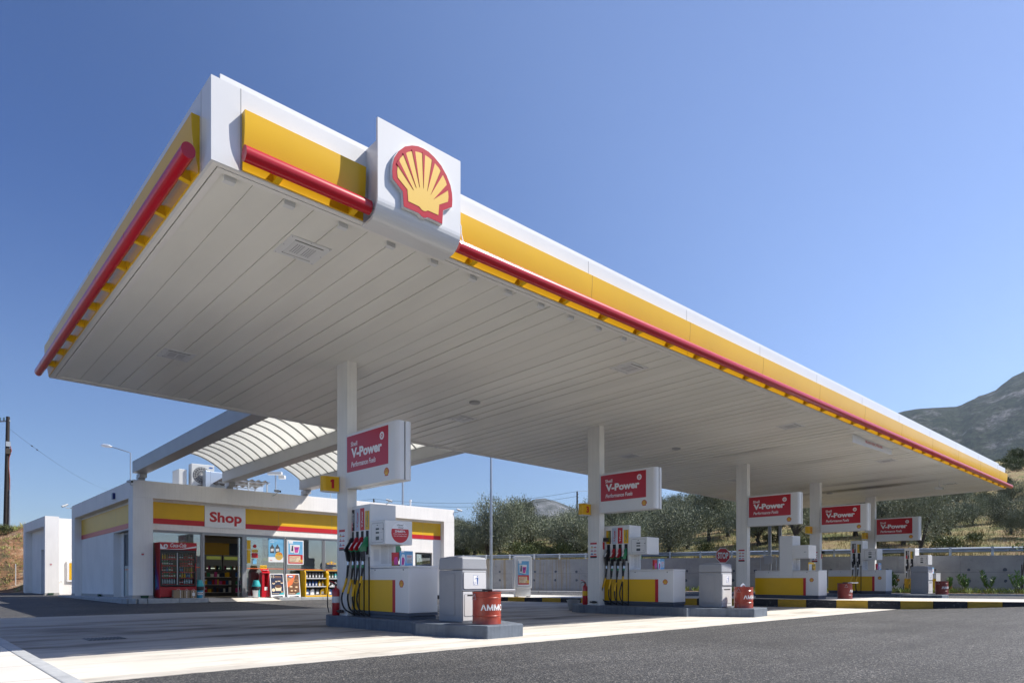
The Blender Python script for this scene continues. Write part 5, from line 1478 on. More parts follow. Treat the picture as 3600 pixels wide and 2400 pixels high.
for ri, (rx, ry, rz_) in enumerate((r1, r2)):
    rn = ('first', 'second')[ri]
    top = [('grey', 'ac_dark', 'black_plastic')] * 6 if ri == 0 else [('dgreen', 'dark_green', 'black_plastic')] * 2 + [('tealb', 'teal', 'black_plastic')] * 3
    for k, (kn, b_, c_) in enumerate(top): put(kn, b_, c_, .05, .25, '%s oil bottle on the top shelf of the %s yellow rack' % ({'grey': 'dark grey', 'dgreen': 'dark green', 'tealb': 'teal'}[kn], rn), (rx + .13 + k * .145, ry + .16, rz_ + .80))
    mid = [('blueo', 'blue', 'blue')] * 4 + [('yel', 'yellow_matt', 'yellow_matt')] * 2 if ri == 0 else [('whi', 'letter_white', 'black_plastic')] * 5
    for k, (kn, b_, c_) in enumerate(mid): put(kn, b_, c_, .05, .24, '%s oil bottle on the middle shelf of the %s yellow rack' % ({'blueo': 'blue', 'yel': 'yellow', 'whi': 'white'}[kn], rn), (rx + .12 + k * .15, ry + .16, rz_ + .45))
    low = [('cb', 'blue'), ('cg', 'bin_light'), ('cd', 'ac_dark'), ('cy', 'yellow_matt')]
    for k, (kn, b_) in enumerate(low): put(kn, b_, 'black_plastic', .09, .28, '%s oil can on the bottom shelf of the %s yellow rack' % ({'cb': 'blue', 'cg': 'pale grey', 'cd': 'dark grey', 'cy': 'yellow'}[kn], rn), (rx + .16 + k * .235, ry + .2, rz_ + .08), True)
# posters in the windows
ax, ay, az = SO[0], SO[1], 0
def poster(lab, x, z, W, H, fn):
    t = thing('window_poster', lab, 'poster', (ax + x, ay + .355, z + ssh(x, .35)), 0, 'posters in the shop windows')
    m = MB(); m.box(0, W, -.004, 0, 0, H, 'letter_white'); m.build('sheet', t)
    m = MB(); q = lambda P, c, d=0: m.prism(P[::-1], .004 + d, .005 + d, c, frame=((0, 0, 0), (1, 0, 0), (0, 0, 1), (0, -1, 0)))
    fn(m, q); m.build('print', t)
def p1(m, q):
    q([(.0, .22), (.67, .22), (.67, 1.04), (0, 1.04)], 'lightblue')
    for x in (.07, .30): q([(x, .38), (x + .19, .38), (x + .19, .62), (x + .12, .70), (x + .12, .75), (x + .07, .75), (x + .06, .70), (x, .62)], 'ac_dark', .001); q([(x + .03, .45), (x + .16, .47), (x + .15, .58), (x + .03, .56)], 'bin_light', .002)
    q([(.46 + .17 * math.cos(k * .3), .26 + .17 * math.sin(k * .3)) for k in range(21)], 'pecten_yellow', .003)
    m.text('-15%', (.34, -.0092, .30), *VF, 'red_matt', w=.25, h=.10, bold=.02)
    for k in range(3): q([(.34, .25 - k * .04), (.58, .25 - k * .04), (.58, .262 - k * .04), (.34, .262 - k * .04)], 'seam', .004)
    m.text('Ελέγξτε', (.07, -.006, .95), *VF, 'letter_white', w=.14, h=.04, bold=.01); m.text('τα λιπαντικά σας', (.07, -.006, .89), *VF, 'letter_white', w=.32, h=.04, bold=.01); m.text('ΣΗΜΕΡΑ', (.07, -.006, .83), *VF, 'letter_white', w=.18, h=.035, bold=.02)
    m.text('Shell', (.06, -.006, .06), *VF, 'red_matt', w=.10, h=.04, bold=.02)
def pclean(m, q, W, H, z0, ox=0.0, yp=0.0):
    q([(0, z0 + H * .40), (W, z0 + H * .40), (W, z0 + H), (0, z0 + H)], 'lightblue'); q([(0, z0), (W, z0), (W, z0 + H * .4), (0, z0 + H * .4)], 'red_matt')
    q([(W * .14, z0 + H * .50), (W * .36, z0 + H * .48), (W * .38, z0 + H * .84), (W * .12, z0 + H * .86)], 'paper', .001); q([(W * .20, z0 + H * .56), (W * .34, z0 + H * .56), (W * .32, z0 + H * .80), (W * .25, z0 + H * .82)], 'navy', .002)
    q([(W * .40, z0 + H * .46), (W * .70, z0 + H * .46), (W * .80, z0 + H * .80), (W * .78, z0 + H * .84), (W * .40, z0 + H * .84), (W * .36, z0 + H * .6)], 'letter_white', .003); q([(W * .44, z0 + H * .49), (W * .66, z0 + H * .49), (W * .76, z0 + H * .75), (W * .40, z0 + H * .75)], 'pink', .004)
    q([(W * .47, z0 + H * .62), (W * .66, z0 + H * .64), (W * .66, z0 + H * .72), (W * .47, z0 + H * .70)], 'purple', .005); q([(W * .05, z0 + H * .90), (W * .32, z0 + H * .90), (W * .32, z0 + H), (W * .05, z0 + H)], 'letter_white', .001)
    q([(W * .08, z0 + H * .06), (W * .84, z0 + H * .06), (W * .84, z0 + H * .34), (W * .08, z0 + H * .34)], 'cream', .001); q([(W * .84, z0 + H * .06), (W, z0 + H * .06), (W, z0 + H * .18), (W * .84, z0 + H * .18)], 'pecten_yellow', .001)
    T = lambda s, z, w, c: m.text(s, (ox + W * .12, yp - .0075, z0 + H * z), *VF, c, w=W * w, h=H * .035, bold=.02)
    T('ΔΩΣΤΕ ΤΟ ΔΡΟΜΟ', .275, .62, 'red_matt'); T('ΓΙΑ ΚΑΘΑΡΑ', .215, .46, 'red_matt'); T('με το καθαριστικό', .15, .42, 'black_plastic'); T('παρμπρίζ Shell', .09, .38, 'black_plastic')
    pecten(m, (ox + W * .76, yp - .0065, z0 + H * .12), *VF, W * .055, th=.001)
poster('blue poster with two oil bottles and a yellow -15% circle in the shop window', 5.22, 1.64, .67, 1.04, p1)
def p2(m, q):
    class S: pass
    pclean(m, lambda P, c, d=0: q([(x + .04, z) for x, z in P], c, d), .66, .96, .04, .04)
poster('white-framed poster of a pink pouch in the shop window above the coffee board', 6.05, 1.56, .74, 1.05, p2)
def p3(m, q):
    q([(0, .62), (.15, .62), (.15, 1.0), (0, 1.0)], 'yellow_matt'); q([(0, .05), (.14, .05), (.14, .6), (0, .6)], 'yellow_matt', .001); q([(.2, .5), (.45, .5), (.45, .62), (.2, .62)], 'pecten_yellow'); q([(.2, .28), (.45, .28), (.45, .48), (.2, .48)], 'red_matt'); q([(.24, .02), (.40, .02), (.40, .24), (.24, .24)], 'lightblue')
    q([(.33 + .07 * math.cos(k * .8), .76 + .08 * math.sin(k * .8)) for k in range(8)], 'red_matt'); 
t = thing('window_stickers', 'cluster of yellow, red and blue stickers on the glass right of the shop entrance', 'stickers', (ax + 4.32, ay + .355, 1.52 + ssh(4.3, .3)))
m = MB(); q = lambda P, c, d=0: m.prism(P[::-1], .0 + d, .001 + d, c, frame=((0, 0, 0), (1, 0, 0), (0, 0, 1), (0, -1, 0))); p3(m, q); m.build('stickers', t)
t = thing('window_emblem', 'yellow and purple emblem sticker low in the last shop window', 'sticker', (ax + 7.86, ay + .355, 1.50 + ssh(7.9, .3)))
m = MB(); q = lambda P, c, d=0: m.prism(P[::-1], .0 + d, .001 + d, c, frame=((0, 0, 0), (1, 0, 0), (0, 0, 1), (0, -1, 0)))
q([(.0, .14), (.08, .17), (.2, .20), (.26, .26), (.32, .20), (.44, .17), (.52, .14), (.42, .10), (.10, .10)], 'pecten_yellow'); q([(.08, .14), (.22, .17), (.22, .11)], 'purple', .001); q([(.30, .17), (.44, .14), (.30, .11)], 'purple', .001); q([(.05, .0), (.5, .0), (.46, .08), (.08, .08)], 'navy'); m.build('emblem', t)

# ---- small things on the shop walls
cctv_ball('white security camera on the near left corner of the shop roof', (SO[0] - .12, SO[1] - .12, 4.42), (.3, -1), -.1, post=((0, 0, -.04), (.04, .04, -.12), (.13, .13, -.10)))
cctv_ball('white security camera on the far left corner of the shop roof', (SO[0] - .28, SO[1] + SY + .05, 4.42), (-1, -.2), -.5, post=((0, 0, -.04), (.1, -.0, -.12), (.3, -.02, -.1)))
cctv_ball('white security camera on the shop parapet behind the second arch beam', (SO[0] + 5.35, SO[1] - .28, 4.52), (.6, -1), -.2, post=((0, 0, -.04), (-.05, .1, -.14), (-.1, .28, -.18)))
cctv_ball('white security camera on the shop parapet above the first pump display', (SO[0] + 10.7, SO[1] - .35, 4.52), (1, -.5), -.35, post=((0, 0, -.04), (-.1, .15, -.2), (-.1, .35, -.35)))
cctv_ball('white security camera on the right corner of the shop roof', (SO[0] + SX + .25, SO[1] - .12, 4.38), (1, -.3), -.3, post=((0, 0, -.04), (-.1, .04, -.12), (-.25, .12, -.12)))
t = thing('alarm_siren', 'dark blue alarm siren box high on the side wall of the shop', 'siren', (SO[0], SO[1] + 2.7, 4.02))
m = MB(); m.box(-.10, -.0, -.10, .10, 0, .24, 'siren_blue'); m.build('blue_cover', t, bevel=.01)
m = MB(); m.box(-.04, -.0, .11, .22, .02, .2, 'bin_light'); m.build('junction_box', t)
def wallnote(loc, lab, face='v'):
    t = thing('wall_notice', lab, 'notice', loc, 0, 'small notices on the white walls')
    m = MB(); m.box(-.055, .055, -.004, 0, 0, .15, 'paper'); m.build('sheet', t)
    m = MB(); m.box(-.045, .045, -.006, -.004, .05, .09, 'red_matt'); m.box(-.045, .045, -.006, -.004, .11, .12, 'seam'); m.prism([(-.02, .05), (.02, .05), (0, .03)], .004, .006, 'red_matt', frame=((0, 0, 0), (1, 0, 0), (0, 0, 1), (0, -1, 0))); m.build('print', t)
wallnote((SO[0] + .33, SO[1], 1.72), 'small red and white notice on the shop pillar left of the fridge')
def bait(loc, lab, axis=0):
    t = thing('bait_box', lab, 'bait box', loc, axis, 'dark green bait boxes by the walls')
    m = MB(); m.prism([(-.13, .10), (-.11, 0), (.11, 0), (.13, .10)], -.10, .0, 'dark_green', axis='y'); m.build('box', t, bevel=.006)
bait((SO[0] + .38, SO[1] - .02, SF), 'dark green bait box at the foot of the shop pillar left of the fridge')
bait((SO[0] + .25, SO[1] + 6.4, SF - .06), 'dark green bait box at the foot of the shop side wall', R(-90))

# ---- roof equipment
t = thing('air_conditioner', 'white outdoor air conditioning unit with two fans on the shop roof', 'air conditioner', (SO[0] + 3.0, SO[1] + 3.1, 4.15))
m = MB(); m.box(0, .95, 0, .4, 0, 1.68, 'ac_white'); m.build('casing', t, bevel=.02)
for z in (.45, 1.2):
    m = MB(); m.cyl((.42, -.012, z), (.42, .0, z), .36, .36, 'ac_dark', n=28); 
    for k in range(3): m.tube([(.42 + (.12 + .1 * k) * math.cos(a * .3), -.02, z + (.12 + .1 * k) * math.sin(a * .3)) for a in range(22)], .006, 'ac_white', n=5)
    for k in range(18): m.tube([(.42 + .05 * math.cos(k * .349), -.022, z + .05 * math.sin(k * .349)), (.42 + .35 * math.cos(k * .349 + .4), -.022, z + .35 * math.sin(k * .349 + .4))], .006, 'ac_white', n=5)
    m.cyl((.42, -.03, z), (.42, -.012, z), .06, .06, 'ac_white', n=14); m.build('fan', t)
m = MB(); m.prism([(.80 + .09 * math.cos(k * .4), 1.56 + .035 * math.sin(k * .4)) for k in range(16)][::-1], 0, .003, 'blue', frame=((0, 0, 0), (1, 0, 0), (0, 0, 1), (0, -1, 0))); m.build('badge', t)
t = thing('air_conditioner', 'narrow white air conditioning unit at the left of the two-fan one', 'air conditioner', (SO[0] + 2.55, SO[1] + 3.3, 4.15))
m = MB(); m.box(0, .32, 0, .9, 0, 1.42, 'ac_white'); m.build('casing', t, bevel=.02)
m = MB(); m.box(.32, .33, .05, .85, .1, 1.35, 'ac_dark'); m.build('coil', t)
t = thing('air_duct', 'pale blue metal duct box on the shop roof in front of the fan unit', 'duct', (SO[0] + 3.42, SO[1] + 2.6, 4.15))
m = MB(); m.prism([(0, 0), (.20, 0), (.20, 1.34), (.0, 1.37)], 0, .4, 'duct', axis='y'); m.box(.201, .98, .0, .4, 0, 1.33, 'duct'); m.build('duct', t, bevel=.01)
t = thing('air_duct', 'pale blue metal duct box behind the corrugated shelter on the roof', 'duct', (SO[0] + 5.2, SO[1] + 4.0, 4.15))
m = MB(); m.box(0, 1.3, 0, .8, 0, 1.25, 'duct'); m.build('duct', t, bevel=.01)
t = thing('roof_shelter', 'small corrugated metal shelter on the shop roof', 'shelter', (SO[0] + 3.7, SO[1] + 1.5, 4.15))
m = MB(); n = 60; L = []
for k in range(n + 1):
    x = k * 1.95 / n; L.append((x, .035 * math.cos(x * 22)))
vs = []
for (yy, zz_) in ((-.35, .93), (1.1, .80)):
    for x, dz in L: vs.append((x, yy, zz_ + dz))
for (yy, zz_) in ((-.35, .925), (1.1, .795)):
    for x, dz in L: vs.append((x, yy, zz_ + dz))
K_ = n + 1
m.add(vs, [(i, i + 1, K_ + i + 1, K_ + i) for i in range(n)] + [(2 * K_ + i, 3 * K_ + i, 3 * K_ + i + 1, 2 * K_ + i + 1) for i in range(n)], 'corrugated', True); m.build('roof', t)
m = MB()
for x in (.1, 1.0, 1.8): m.box(x, x + .05, -.3, -.25, 0, .84, 'galv_paint'); m.box(x, x + .05, 1.0, 1.05, 0, .72, 'galv_paint')
for yy in (-.3, .35, 1.0): m.box(0, 1.95, yy, yy + .04, .84 - (yy + .35) * .09, .88 - (yy + .35) * .09, 'galv_paint')
m.build('frame', t)

# ------------------------------------------------------------------ arched walkway canopy between shop and forecourt canopy
wk = thing('walkway_canopy', 'arched translucent canopy on grey beams joining the shop to the forecourt canopy', 'canopy', (SO[0] + 3.4, SO[1], 4.52))
wsh = lambda x, y: (SO[1] - y) * .017 - (x - SO[0]) * .01
def wb(m, name, parent=None, **kw): return m.build(name, parent or wk, shear=wsh, world=True, **kw)
BX = [SO[0] - .01, SO[0] + 3.2, SO[0] + 6.43]; YE = 16.70; Y0 = SO[1] + .02
for x in BX:
    m = MB(); m.box(x, x + .45, YE, Y0, 4.75, 5.18, 'beam'); b_ = wb(m, 'beam', bevel=.01)
    m = MB()
    y = Y0 - .6
    while y > YE + 1:
        for q in (-.05, .05): m.cyl((x - .006, y + q, 5.12), (x, y + q, 5.12), .012, .012, 'seam', n=6)
        y -= 1.15
    wb(m, 'bolts', b_)
    m = MB(); m.box(x + .19, x + .43, Y0 - .0, Y0 + .24, 4.45, 4.748, 'beam'); m.box(x + .19, x + .43, Y0 - .24, Y0 - .0, 4.60, 4.748, 'beam'); wb(m, 'post')
for i in range(2):
    xa, xb = BX[i] + .40, BX[i + 1] + .03; n = 20; za, rise = 5.10, .62
    def arc(k, dz=0): f = k / n; return (xa + (xb - xa) * f, za + rise * math.sin(math.pi * f) ** .85 + dz) if 0 < k < n else (xa + (xb - xa) * f, za + dz)
    m = MB(); vs = []
    for y in (YE, Y0 - .15):
        for k in range(n + 1): x, z = arc(k, .035); vs.append((x, y, z))
    m.add(vs, [(k, k + 1, n + 1 + k + 1, n + 1 + k) for k in range(n)], 'polycarbonate', True); o = wb(m, 'roof_sheet')
    sm = o.modifiers.new('thick', 'SOLIDIFY'); sm.thickness = .008
    y = Y0 - .15
    while y > YE:
        m = MB()
        m.tube([(arc(k)[0], y, arc(k)[1]) for k in range(n + 1)], .026, 'beam', n=6)
        m.box(xb - .02, xb + .0, y - .04, y + .04, za - .16, za - .0, 'beam')
        wb(m, 'rib'); y -= .62

# ------------------------------------------------------------------ small outbuilding at the left
HX, HY = 5.45, 38.6
hut = thing('outbuilding', 'small white flat-roofed outbuilding at the left, behind the shop', 'building', (HX, HY, 0))
m = MB(); HT = 3.83
m.box(0, .56, 0, .3, -.1, HT, 'plaster'); m.box(0, .3, .3, .35, -.1, HT, 'plaster'); m.box(0, .3, .35, 6.3, 3.35, HT, 'plaster'); m.box(0, .3, 6.3, 7.0, -.1, HT, 'plaster'); m.box(.3, .45, .3, 2.0, -.1, HT - .1, 'plaster'); m.box(.3, .45, 3.3, 7.0, -.1, HT - .1, 'plaster'); m.box(.3, .45, 2.0, 3.3, 2.3, HT - .1, 'plaster')
m.box(.45, 4.5, .7, .9, -.1, HT - .03, 'plaster'); m.box(.45, 4.5, .9, 7.0, HT - .5, HT - .2, 'plaster'); m.box(4.3, 4.5, .9, 7, -.1, HT - .03, 'plaster'); m.box(0.45, 4.5, 6.8, 7.0, -.1, HT - .03, 'plaster')
m.box(.45, .56, .3, .7, -.1, HT, 'plaster')
m.build('wall', hut)
m = MB(); m.box(.46, .50, 2.0, 3.3, .05, 2.3, 'galv_paint'); m.box(.44, .46, 2.1, 2.2, 1.0, 1.1, 'black_plastic'); m.build('door', hut)
m = MB(); m.box(-.012, .57, -.012, 0, 0, .12, 'plinth_stone'); m.box(-.012, 0, 0, .35, 0, .12, 'plinth_stone'); m.build('plinth', hut)
hut.scale = (1.12, 1.12, 1.09); hut.location = (6.10, 43.2, 0); HX, HY = 6.10, 43.2
wallnote((HX + .26, HY, 1.55), 'small red and white notice on the outbuilding wall at the far left')
bait((HX + .25, HY - .02, .02), 'dark green bait box at the foot of the outbuilding')
t = thing('yellow_panel', 'yellow panel in a white frame on the wall between outbuilding and shop', 'sign', (HX + 1.10, HY + .76, .70))
m = MB(); m.box(0, 1.2, -.06, 0, 0, 1.15, 'letter_white'); m.build('frame', t, bevel=.01)
m = MB(); m.box(.10, 1.1, -.064, -.06, .10, 1.03, 'yellow_matt'); m.build('panel', t)
t = thing('wall_tap', 'small metal tap on the white wall left of the yellow panel', 'tap', (HX + .82, HY + .76, .72))
m = MB(); m.cyl((0, 0, 0), (0, -.1, 0), .02, .02, 'galv', n=8); m.cyl((0, -.09, .02), (0, -.1, -.09), .018, .016, 'galv', n=8); m.box(-.04, .04, -.11, -.07, .02, .035, 'galv'); m.build('spout', t)

# ------------------------------------------------------------------ helpers in view-aligned ground coordinates (plain world positions)
FWD = Vector((cs, sn)); RGT = Vector((sn, -cs))
def pol(a, t): p = FWD * t + RGT * (a * t); return (p.x, p.y)

# ------------------------------------------------------------------ retaining wall + guard rail
WANG = math.atan2(WD.y, WD.x)
wall = thing('retaining_wall', 'long grey cast concrete retaining wall with rust streaks below the guard rail', 'wall', (W0.x, W0.y, 0), WANG)
wtop = lambda x: 2.03 - .0034 * x
x = -8.0; k = 0
m = MB()
while x < 52:
    x1 = x + 2.5
    m.add([(x + .004, 0, -.1), (x1 - .004, 0, -.1), (x1 - .004, .3, -.1), (x + .004, .3, -.1), (x + .004, 0, wtop(x)), (x1 - .004, 0, wtop(x1)), (x1 - .004, .3, wtop(x1)), (x + .004, .3, wtop(x))], [(0, 3, 2, 1), (4, 5, 6, 7), (0, 1, 5, 4), (1, 2, 6, 5), (2, 3, 7, 6), (3, 0, 4, 7)], 'wall_concrete')
    x = x1
m.build('wall_panels', wall)
m = MB(); x = -8
rs = random.Random(11)
while x < 50:
    for z in (1.28, .78):
        xx = x + rs.uniform(-.05, .05); r_ = rs.uniform(.06, .085)
        pts = [(r_ * (1 + .25 * rs.uniform(-1, 1)) * math.cos(q * .785), r_ * (1 + .25 * rs.uniform(-1, 1)) * math.sin(q * .785)) for q in range(8)]
        m.prism(pts, 0, .003, 'plinth_grey', frame=((xx, 0, z), (1, 0, 0), (0, 0, 1), (0, -1, 0)))
    x += rs.choice((.95, 1.1, 1.35))
m.build('tie_patches', wall)
m = MB(); m.box(-8, 52, -.002, .0, 1.165, 1.173, 'plinth_grey'); m.build('pour_joint', wall)
gr = thing('guard_rail', 'galvanised steel crash barrier on posts along the top of the concrete wall', 'guard rail', (W0.x + WN.x * .45, W0.y + WN.y * .45, 2.0), WANG)
m = MB(); prf = [(0, 2.08), (-.05, 2.10), (-.085, 2.135), (-.05, 2.175), (-.02, 2.205), (-.05, 2.235), (-.085, 2.275), (-.05, 2.31), (0, 2.33)]
prf = [(y, z - 2.0) for y, z in prf]
pp = prf + [(y + .006, z) for y, z in reversed(prf)]
m.prism(pp[::-1], -8, 52, 'galv', axis='x'); m.build('rail', gr)
x = -7.6
while x < 50:
    m = MB(); m.box(x - .04, x + .06, -.155, -.145, -.25, .35, 'galv'); m.box(x - .04, x - .03, -.145, -.09, -.25, .35, 'galv'); m.build('post', gr); x += 1.63

# ------------------------------------------------------------------ hillside
def hz(w, d):
    s = max(.07, min(.190, .128 + .002 * w))
    D = d if d < 88 else 88 + (d - 88) * .5 - max(0, d - 125) * .5
    base = 1.93 + s * max(0, D - 1.2) * (.74 + .26 * min(1, D / 60))
    p = wp(w, d)
    n = noise.noise(Vector((p[0] * .06, p[1] * .06, 0))) * .8 + noise.noise(Vector((p[0] * .25, p[1] * .25, 3))) * .3
    return base + n * smooth(1.5, 16, d)
m = MB()
ws = lin(-60, 110, 2.0); ds = [.3, .9, 1.6] + lin(2.5, 30, 1.2) + lin(33, 200, 4.0)
vs = [(*wp(w, d), hz(w, d)) for d in ds for w in ws]; n = len(ws)
m.add(vs, [(j * n + i, j * n + i + 1, (j + 1) * n + i + 1, (j + 1) * n + i) for j in range(len(ds) - 1) for i in range(n - 1)], 'hill_soil', True)
tag(m.build('hillside'), kind='structure')

def leafcard(m, p, d, L, W, mname, nrm=None):
    d = d.normalized(); a = d.cross(Vector((random.uniform(-1, 1), random.uniform(-1, 1), random.uniform(-1, 1))))
    if a.length < 1e-3: a = Vector((1, 0, 0))
    a.normalize()
    m.v += [p - a * W * .2, p + d * L * .5 - a * W * .5, p + d * L, p + d * L * .5 + a * W * .5]
    o = len(m.v) - 4; m.f.append([o, o + 1, o + 2, o + 3]); m.m.append(m.mi(mname)); m.sm.append(False)
def crown(seed, rx, ry, rz_, cz, nl, mname, L=.21, W=.06, lobes=9, lowcut=.5):
    random.seed(seed); m = MB()
    lb = []
    for k in range(lobes):
        a = random.uniform(0, 6.28); r = random.uniform(.25, .78)
        lb.append((Vector((rx * r * math.cos(a), ry * r * math.sin(a), cz + rz_ * random.uniform(-.45, .62))), random.uniform(.30, .52)))
    lb.append((Vector((0, 0, cz + rz_ * .25)), .6))
    cl = []
    for c, r in lb:
        for k in range(int(16 * r / .4)):
            v = Vector((random.gauss(0, 1), random.gauss(0, 1), random.gauss(0, 1))).normalized() * random.uniform(.65, 1.05)
            q = c + Vector((v.x * rx * r, v.y * ry * r, v.z * rz_ * r * 1.05))
            if q.z > lowcut: cl.append((q, v))
    for k in range(nl):
        q, v = random.choice(cl)
        g = Vector((random.gauss(0, .20), random.gauss(0, .20), random.gauss(0, .17)))
        d = (v * .7 + Vector((0, 0, .65)) + Vector((random.gauss(0, .5), random.gauss(0, .5), random.gauss(0, .5))))
        leafcard(m, q + g, d, L * random.uniform(.6, 1.3), W * random.uniform(.7, 1.3), mname)
    return m, cl
def trunk(seed, h, r, cl, mname='bark'):
    random.seed(seed); m = MB()
    m.tube([(0, 0, -.3), (.05, .02, .25), (-.03, .06, h * .55), (.04, 0, h)], [r * 1.5, r * 1.1, r * .85, r * .7], mname, n=8)
    for q, v in random.sample(cl, min(11, len(cl))):
        mid = Vector((q.x * .4, q.y * .4, h + (q.z - h) * .55))
        m.tube([(.02, 0, h * .8), mid, q], [r * .5, r * .3, r * .08], mname, n=5)
    return m
OL = []
for k in range(5):
    rx = (1.75, 1.6, 2.0, 1.5, 1.6)[k]; hz_ = (1.25, 1.4, 1.15, 1.3, 1.75)[k]; cz = (1.65, 1.75, 1.5, 1.6, 2.1)[k]
    c, cl = crown(100 + k, rx, rx * .95, hz_, cz, 10000, 'olive_leaf', L=.135, W=.038, lobes=10 + k, lowcut=.35)
    tr = trunk(200 + k, .7, .12, cl)
    OL.append((c, tr))
olive_src = []
random.seed(5)
spots = []   # (x, y, z, scale, variant, label or None)
def addp(a, d_, sc, var, lab=None):
    # find t along the ray with offset a where wall-distance = d_
    p1 = Vector(pol(a, 1.0)); den = p1.dot(WN); t = (W0.dot(WN) + d_) / den
    x, y = pol(a, t); w = (Vector((x, y)) - W0).dot(WD); spots.append((x, y, hz(w, d_) - .05, sc, var, lab))
A = lambda px: (px - 1800) / 2410
near = [(1625, 3.0, .95, 0, 'olive tree whose low crown shows right beside the white corner of the shop'), (1668, 4.5, 1.0, 2, None), (1712, 3.2, .9, 1, 'olive tree directly behind the tall grey lamp post'), (1755, 4.0, 1.05, 4, None),
        (1868, 15, .95, 3, 'olive tree standing alone above the dry grass clearing over the advertising pillar'), (1800, 12, 1.1, 1, None), (1835, 26, 1.35, 4, 'tallest dark olive tree, rising in front of the distant rocky peak'), (1975, 8, 1.1, 2, None), (2010, 4.0, 1.0, 0, 'olive tree behind the guard rail, left of the number 3'), (2060, 7, 1.1, 1, None),
        (2155, 9, 1.0, 4, None), (2225, 8, 1.0, 2, None), (2288, 11, 1.1, 3, None), (2351, 1.6, 1.08, 0, 'olive tree with its trunk at the guard rail, right of the pump numbered 3'), (2420, 11, 1.15, 2, None), (2490, 17, 1.2, 4, None), (2330, 20, 1.1, 1, None),
        (2615, 9, 1.1, 1, None), (2665, 9, 1.0, 3, None), (2735, 11, 1.05, 0, None), (2795, 8, 1.0, 4, 'olive tree with bare slanting branches left of the number 5'), (2860, 12, 1.0, 2, None), (2560, 19, 1.2, 2, None),
        (3010, 12, 1.1, 1, None), (3100, 12, 1.1, 2, None), (3175, 7, .95, 3, None), (3238, 1.8, .95, 4, 'olive tree just right of the last fuel sign, trunk at the guard rail'), (3285, 10, .8, 0, None), (3335, 13, .85, 2, 'olive tree with a dark hollow under its crown, right part of the slope'),
        (3420, 19, .7, 1, None), (3500, 20, .7, 3, None), (3555, 12.5, .75, 0, 'olive tree at the right edge of the picture above the grass slope'), (3612, 9, .7, 1, None)]
for px, d_, sc, v_, lab in near: addp(A(px), d_, sc * random.uniform(.95, 1.05), v_, lab)
d_ = 17.0
while d_ < 122:
    w = -46.0 + random.uniform(0, 3)
    while w < 100:
        x, y = wp(w + random.uniform(-1.3, 1.3), d_ + random.uniform(-1.6, 1.6))
        q = Vector((x, y)); t = q.dot(FWD); a = q.dot(RGT) / t; px = 1800 + 2410 * a
        dd = (q - W0).dot(WN); ww = (q - W0).dot(WD)
        ok = 1540 < px < 3720 and all((x - s[0]) ** 2 + (y - s[1]) ** 2 > 5 for s in spots)
        if 2400 < px < 2600 and dd < 24: ok = False
        if 1790 < px < 2000 and dd < 20: ok = False
        if 3250 < px < 3600 and dd < 24: ok = False
        if dd > 38 and px > 3200: ok = False
        if random.random() < (.40 if dd < 45 else .2): ok = False
        if ok: spots.append((x, y, hz(ww, dd) - .05, random.uniform(.65, .98), random.randrange(5), None))
        w += 3.7
    d_ += 4.0
print('TREES', len(spots))
spots.sort(key=lambda s: Vector(s[:2]).length if not s[5] else 0)
rest = spots[290:]; spots = spots[:290]
OBJ = {}
for i, (x, y, z, sc, v_, lab) in enumerate(spots):
    q = Vector((x, y)); dd = (q - W0).dot(WN)
    if lab is None:
        lab = ('olive tree in the grove just above the guard rail' if dd < 14 else 'olive tree in the middle of the grove on the slope' if dd < 50 else 'small far olive tree high on the slope')
    r = bpy.data.objects.new('olive_tree', None); COL.objects.link(r); r.location = (x, y, z); r.rotation_euler = (0, 0, random.uniform(0, 6.28)); r.scale = (sc, sc, sc)
    tag(r, lab, 'tree', 'olive trees on the hillside')
    if v_ not in OBJ: OBJ[v_] = (OL[v_][0].build('crown', r), OL[v_][1].build('trunk', r))
    else:
        for o in OBJ[v_]:
            c = o.copy(); COL.objects.link(c); c.parent = r
if rest:
    m = MB(); random.seed(77)
    for (x, y, z, sc, v_, lab) in rest:
        for k in range(420):
            u = Vector((random.gauss(0, 1), random.gauss(0, 1), random.gauss(0, 1))).normalized() * random.uniform(.6, 1.05)
            p = Vector((x, y, z + 1.5 * sc)) + Vector((u.x * 1.6, u.y * 1.6, u.z * 1.15)) * sc
            leafcard(m, p, u + Vector((0, 0, .6)), random.uniform(.3, .55), random.uniform(.12, .2), 'olive_leaf')
    tag(m.build('olive_grove'), 'far olive grove covering the top of the slope as one grey-green mass', 'grove', kind='stuff')
# scrub bushes on the slope
cB, clB = crown(400, .8, .8, .55, .5, 1500, 'scrub_leaf', L=.17, W=.06, lobes=5, lowcut=.05)
BSRC = []; random.seed(9)
def bush(x, y, z, sc, lab, grp='scrub bushes on the slope'):
    if not BSRC: o = cB.build('bush'); BSRC.append(o)
    else: o = BSRC[0].copy(); COL.objects.link(o)
    o.location = (x, y, z); o.scale = (sc, sc, sc * random.uniform(.8, 1.2)); o.rotation_euler = (0, 0, random.uniform(0, 6.28)); tag(o, lab, 'bush', grp)
    return o
for k in range(420):
    w = random.uniform(-20, 75); d_ = random.choice((random.uniform(1.5, 14), random.uniform(20, 60)))
    if k > 120: w = random.uniform(22, 78); d_ = random.uniform(30, 122)
    elif k > 60: d_ = random.uniform(1.5, 9); w = random.uniform(-25, 8)
    x, y = wp(w, d_); q = Vector((x, y)); px = 1800 + 2410 * q.dot(RGT) / q.dot(FWD)
    if 1580 < px < 3700: bush(x, y, hz(w, d_), random.uniform(.4, .9) * (1.35 if d_ > 50 else 1), 'low scrub bush %s' % ('near the guard rail' if d_ < 14 else 'between the olive trees on the slope'))
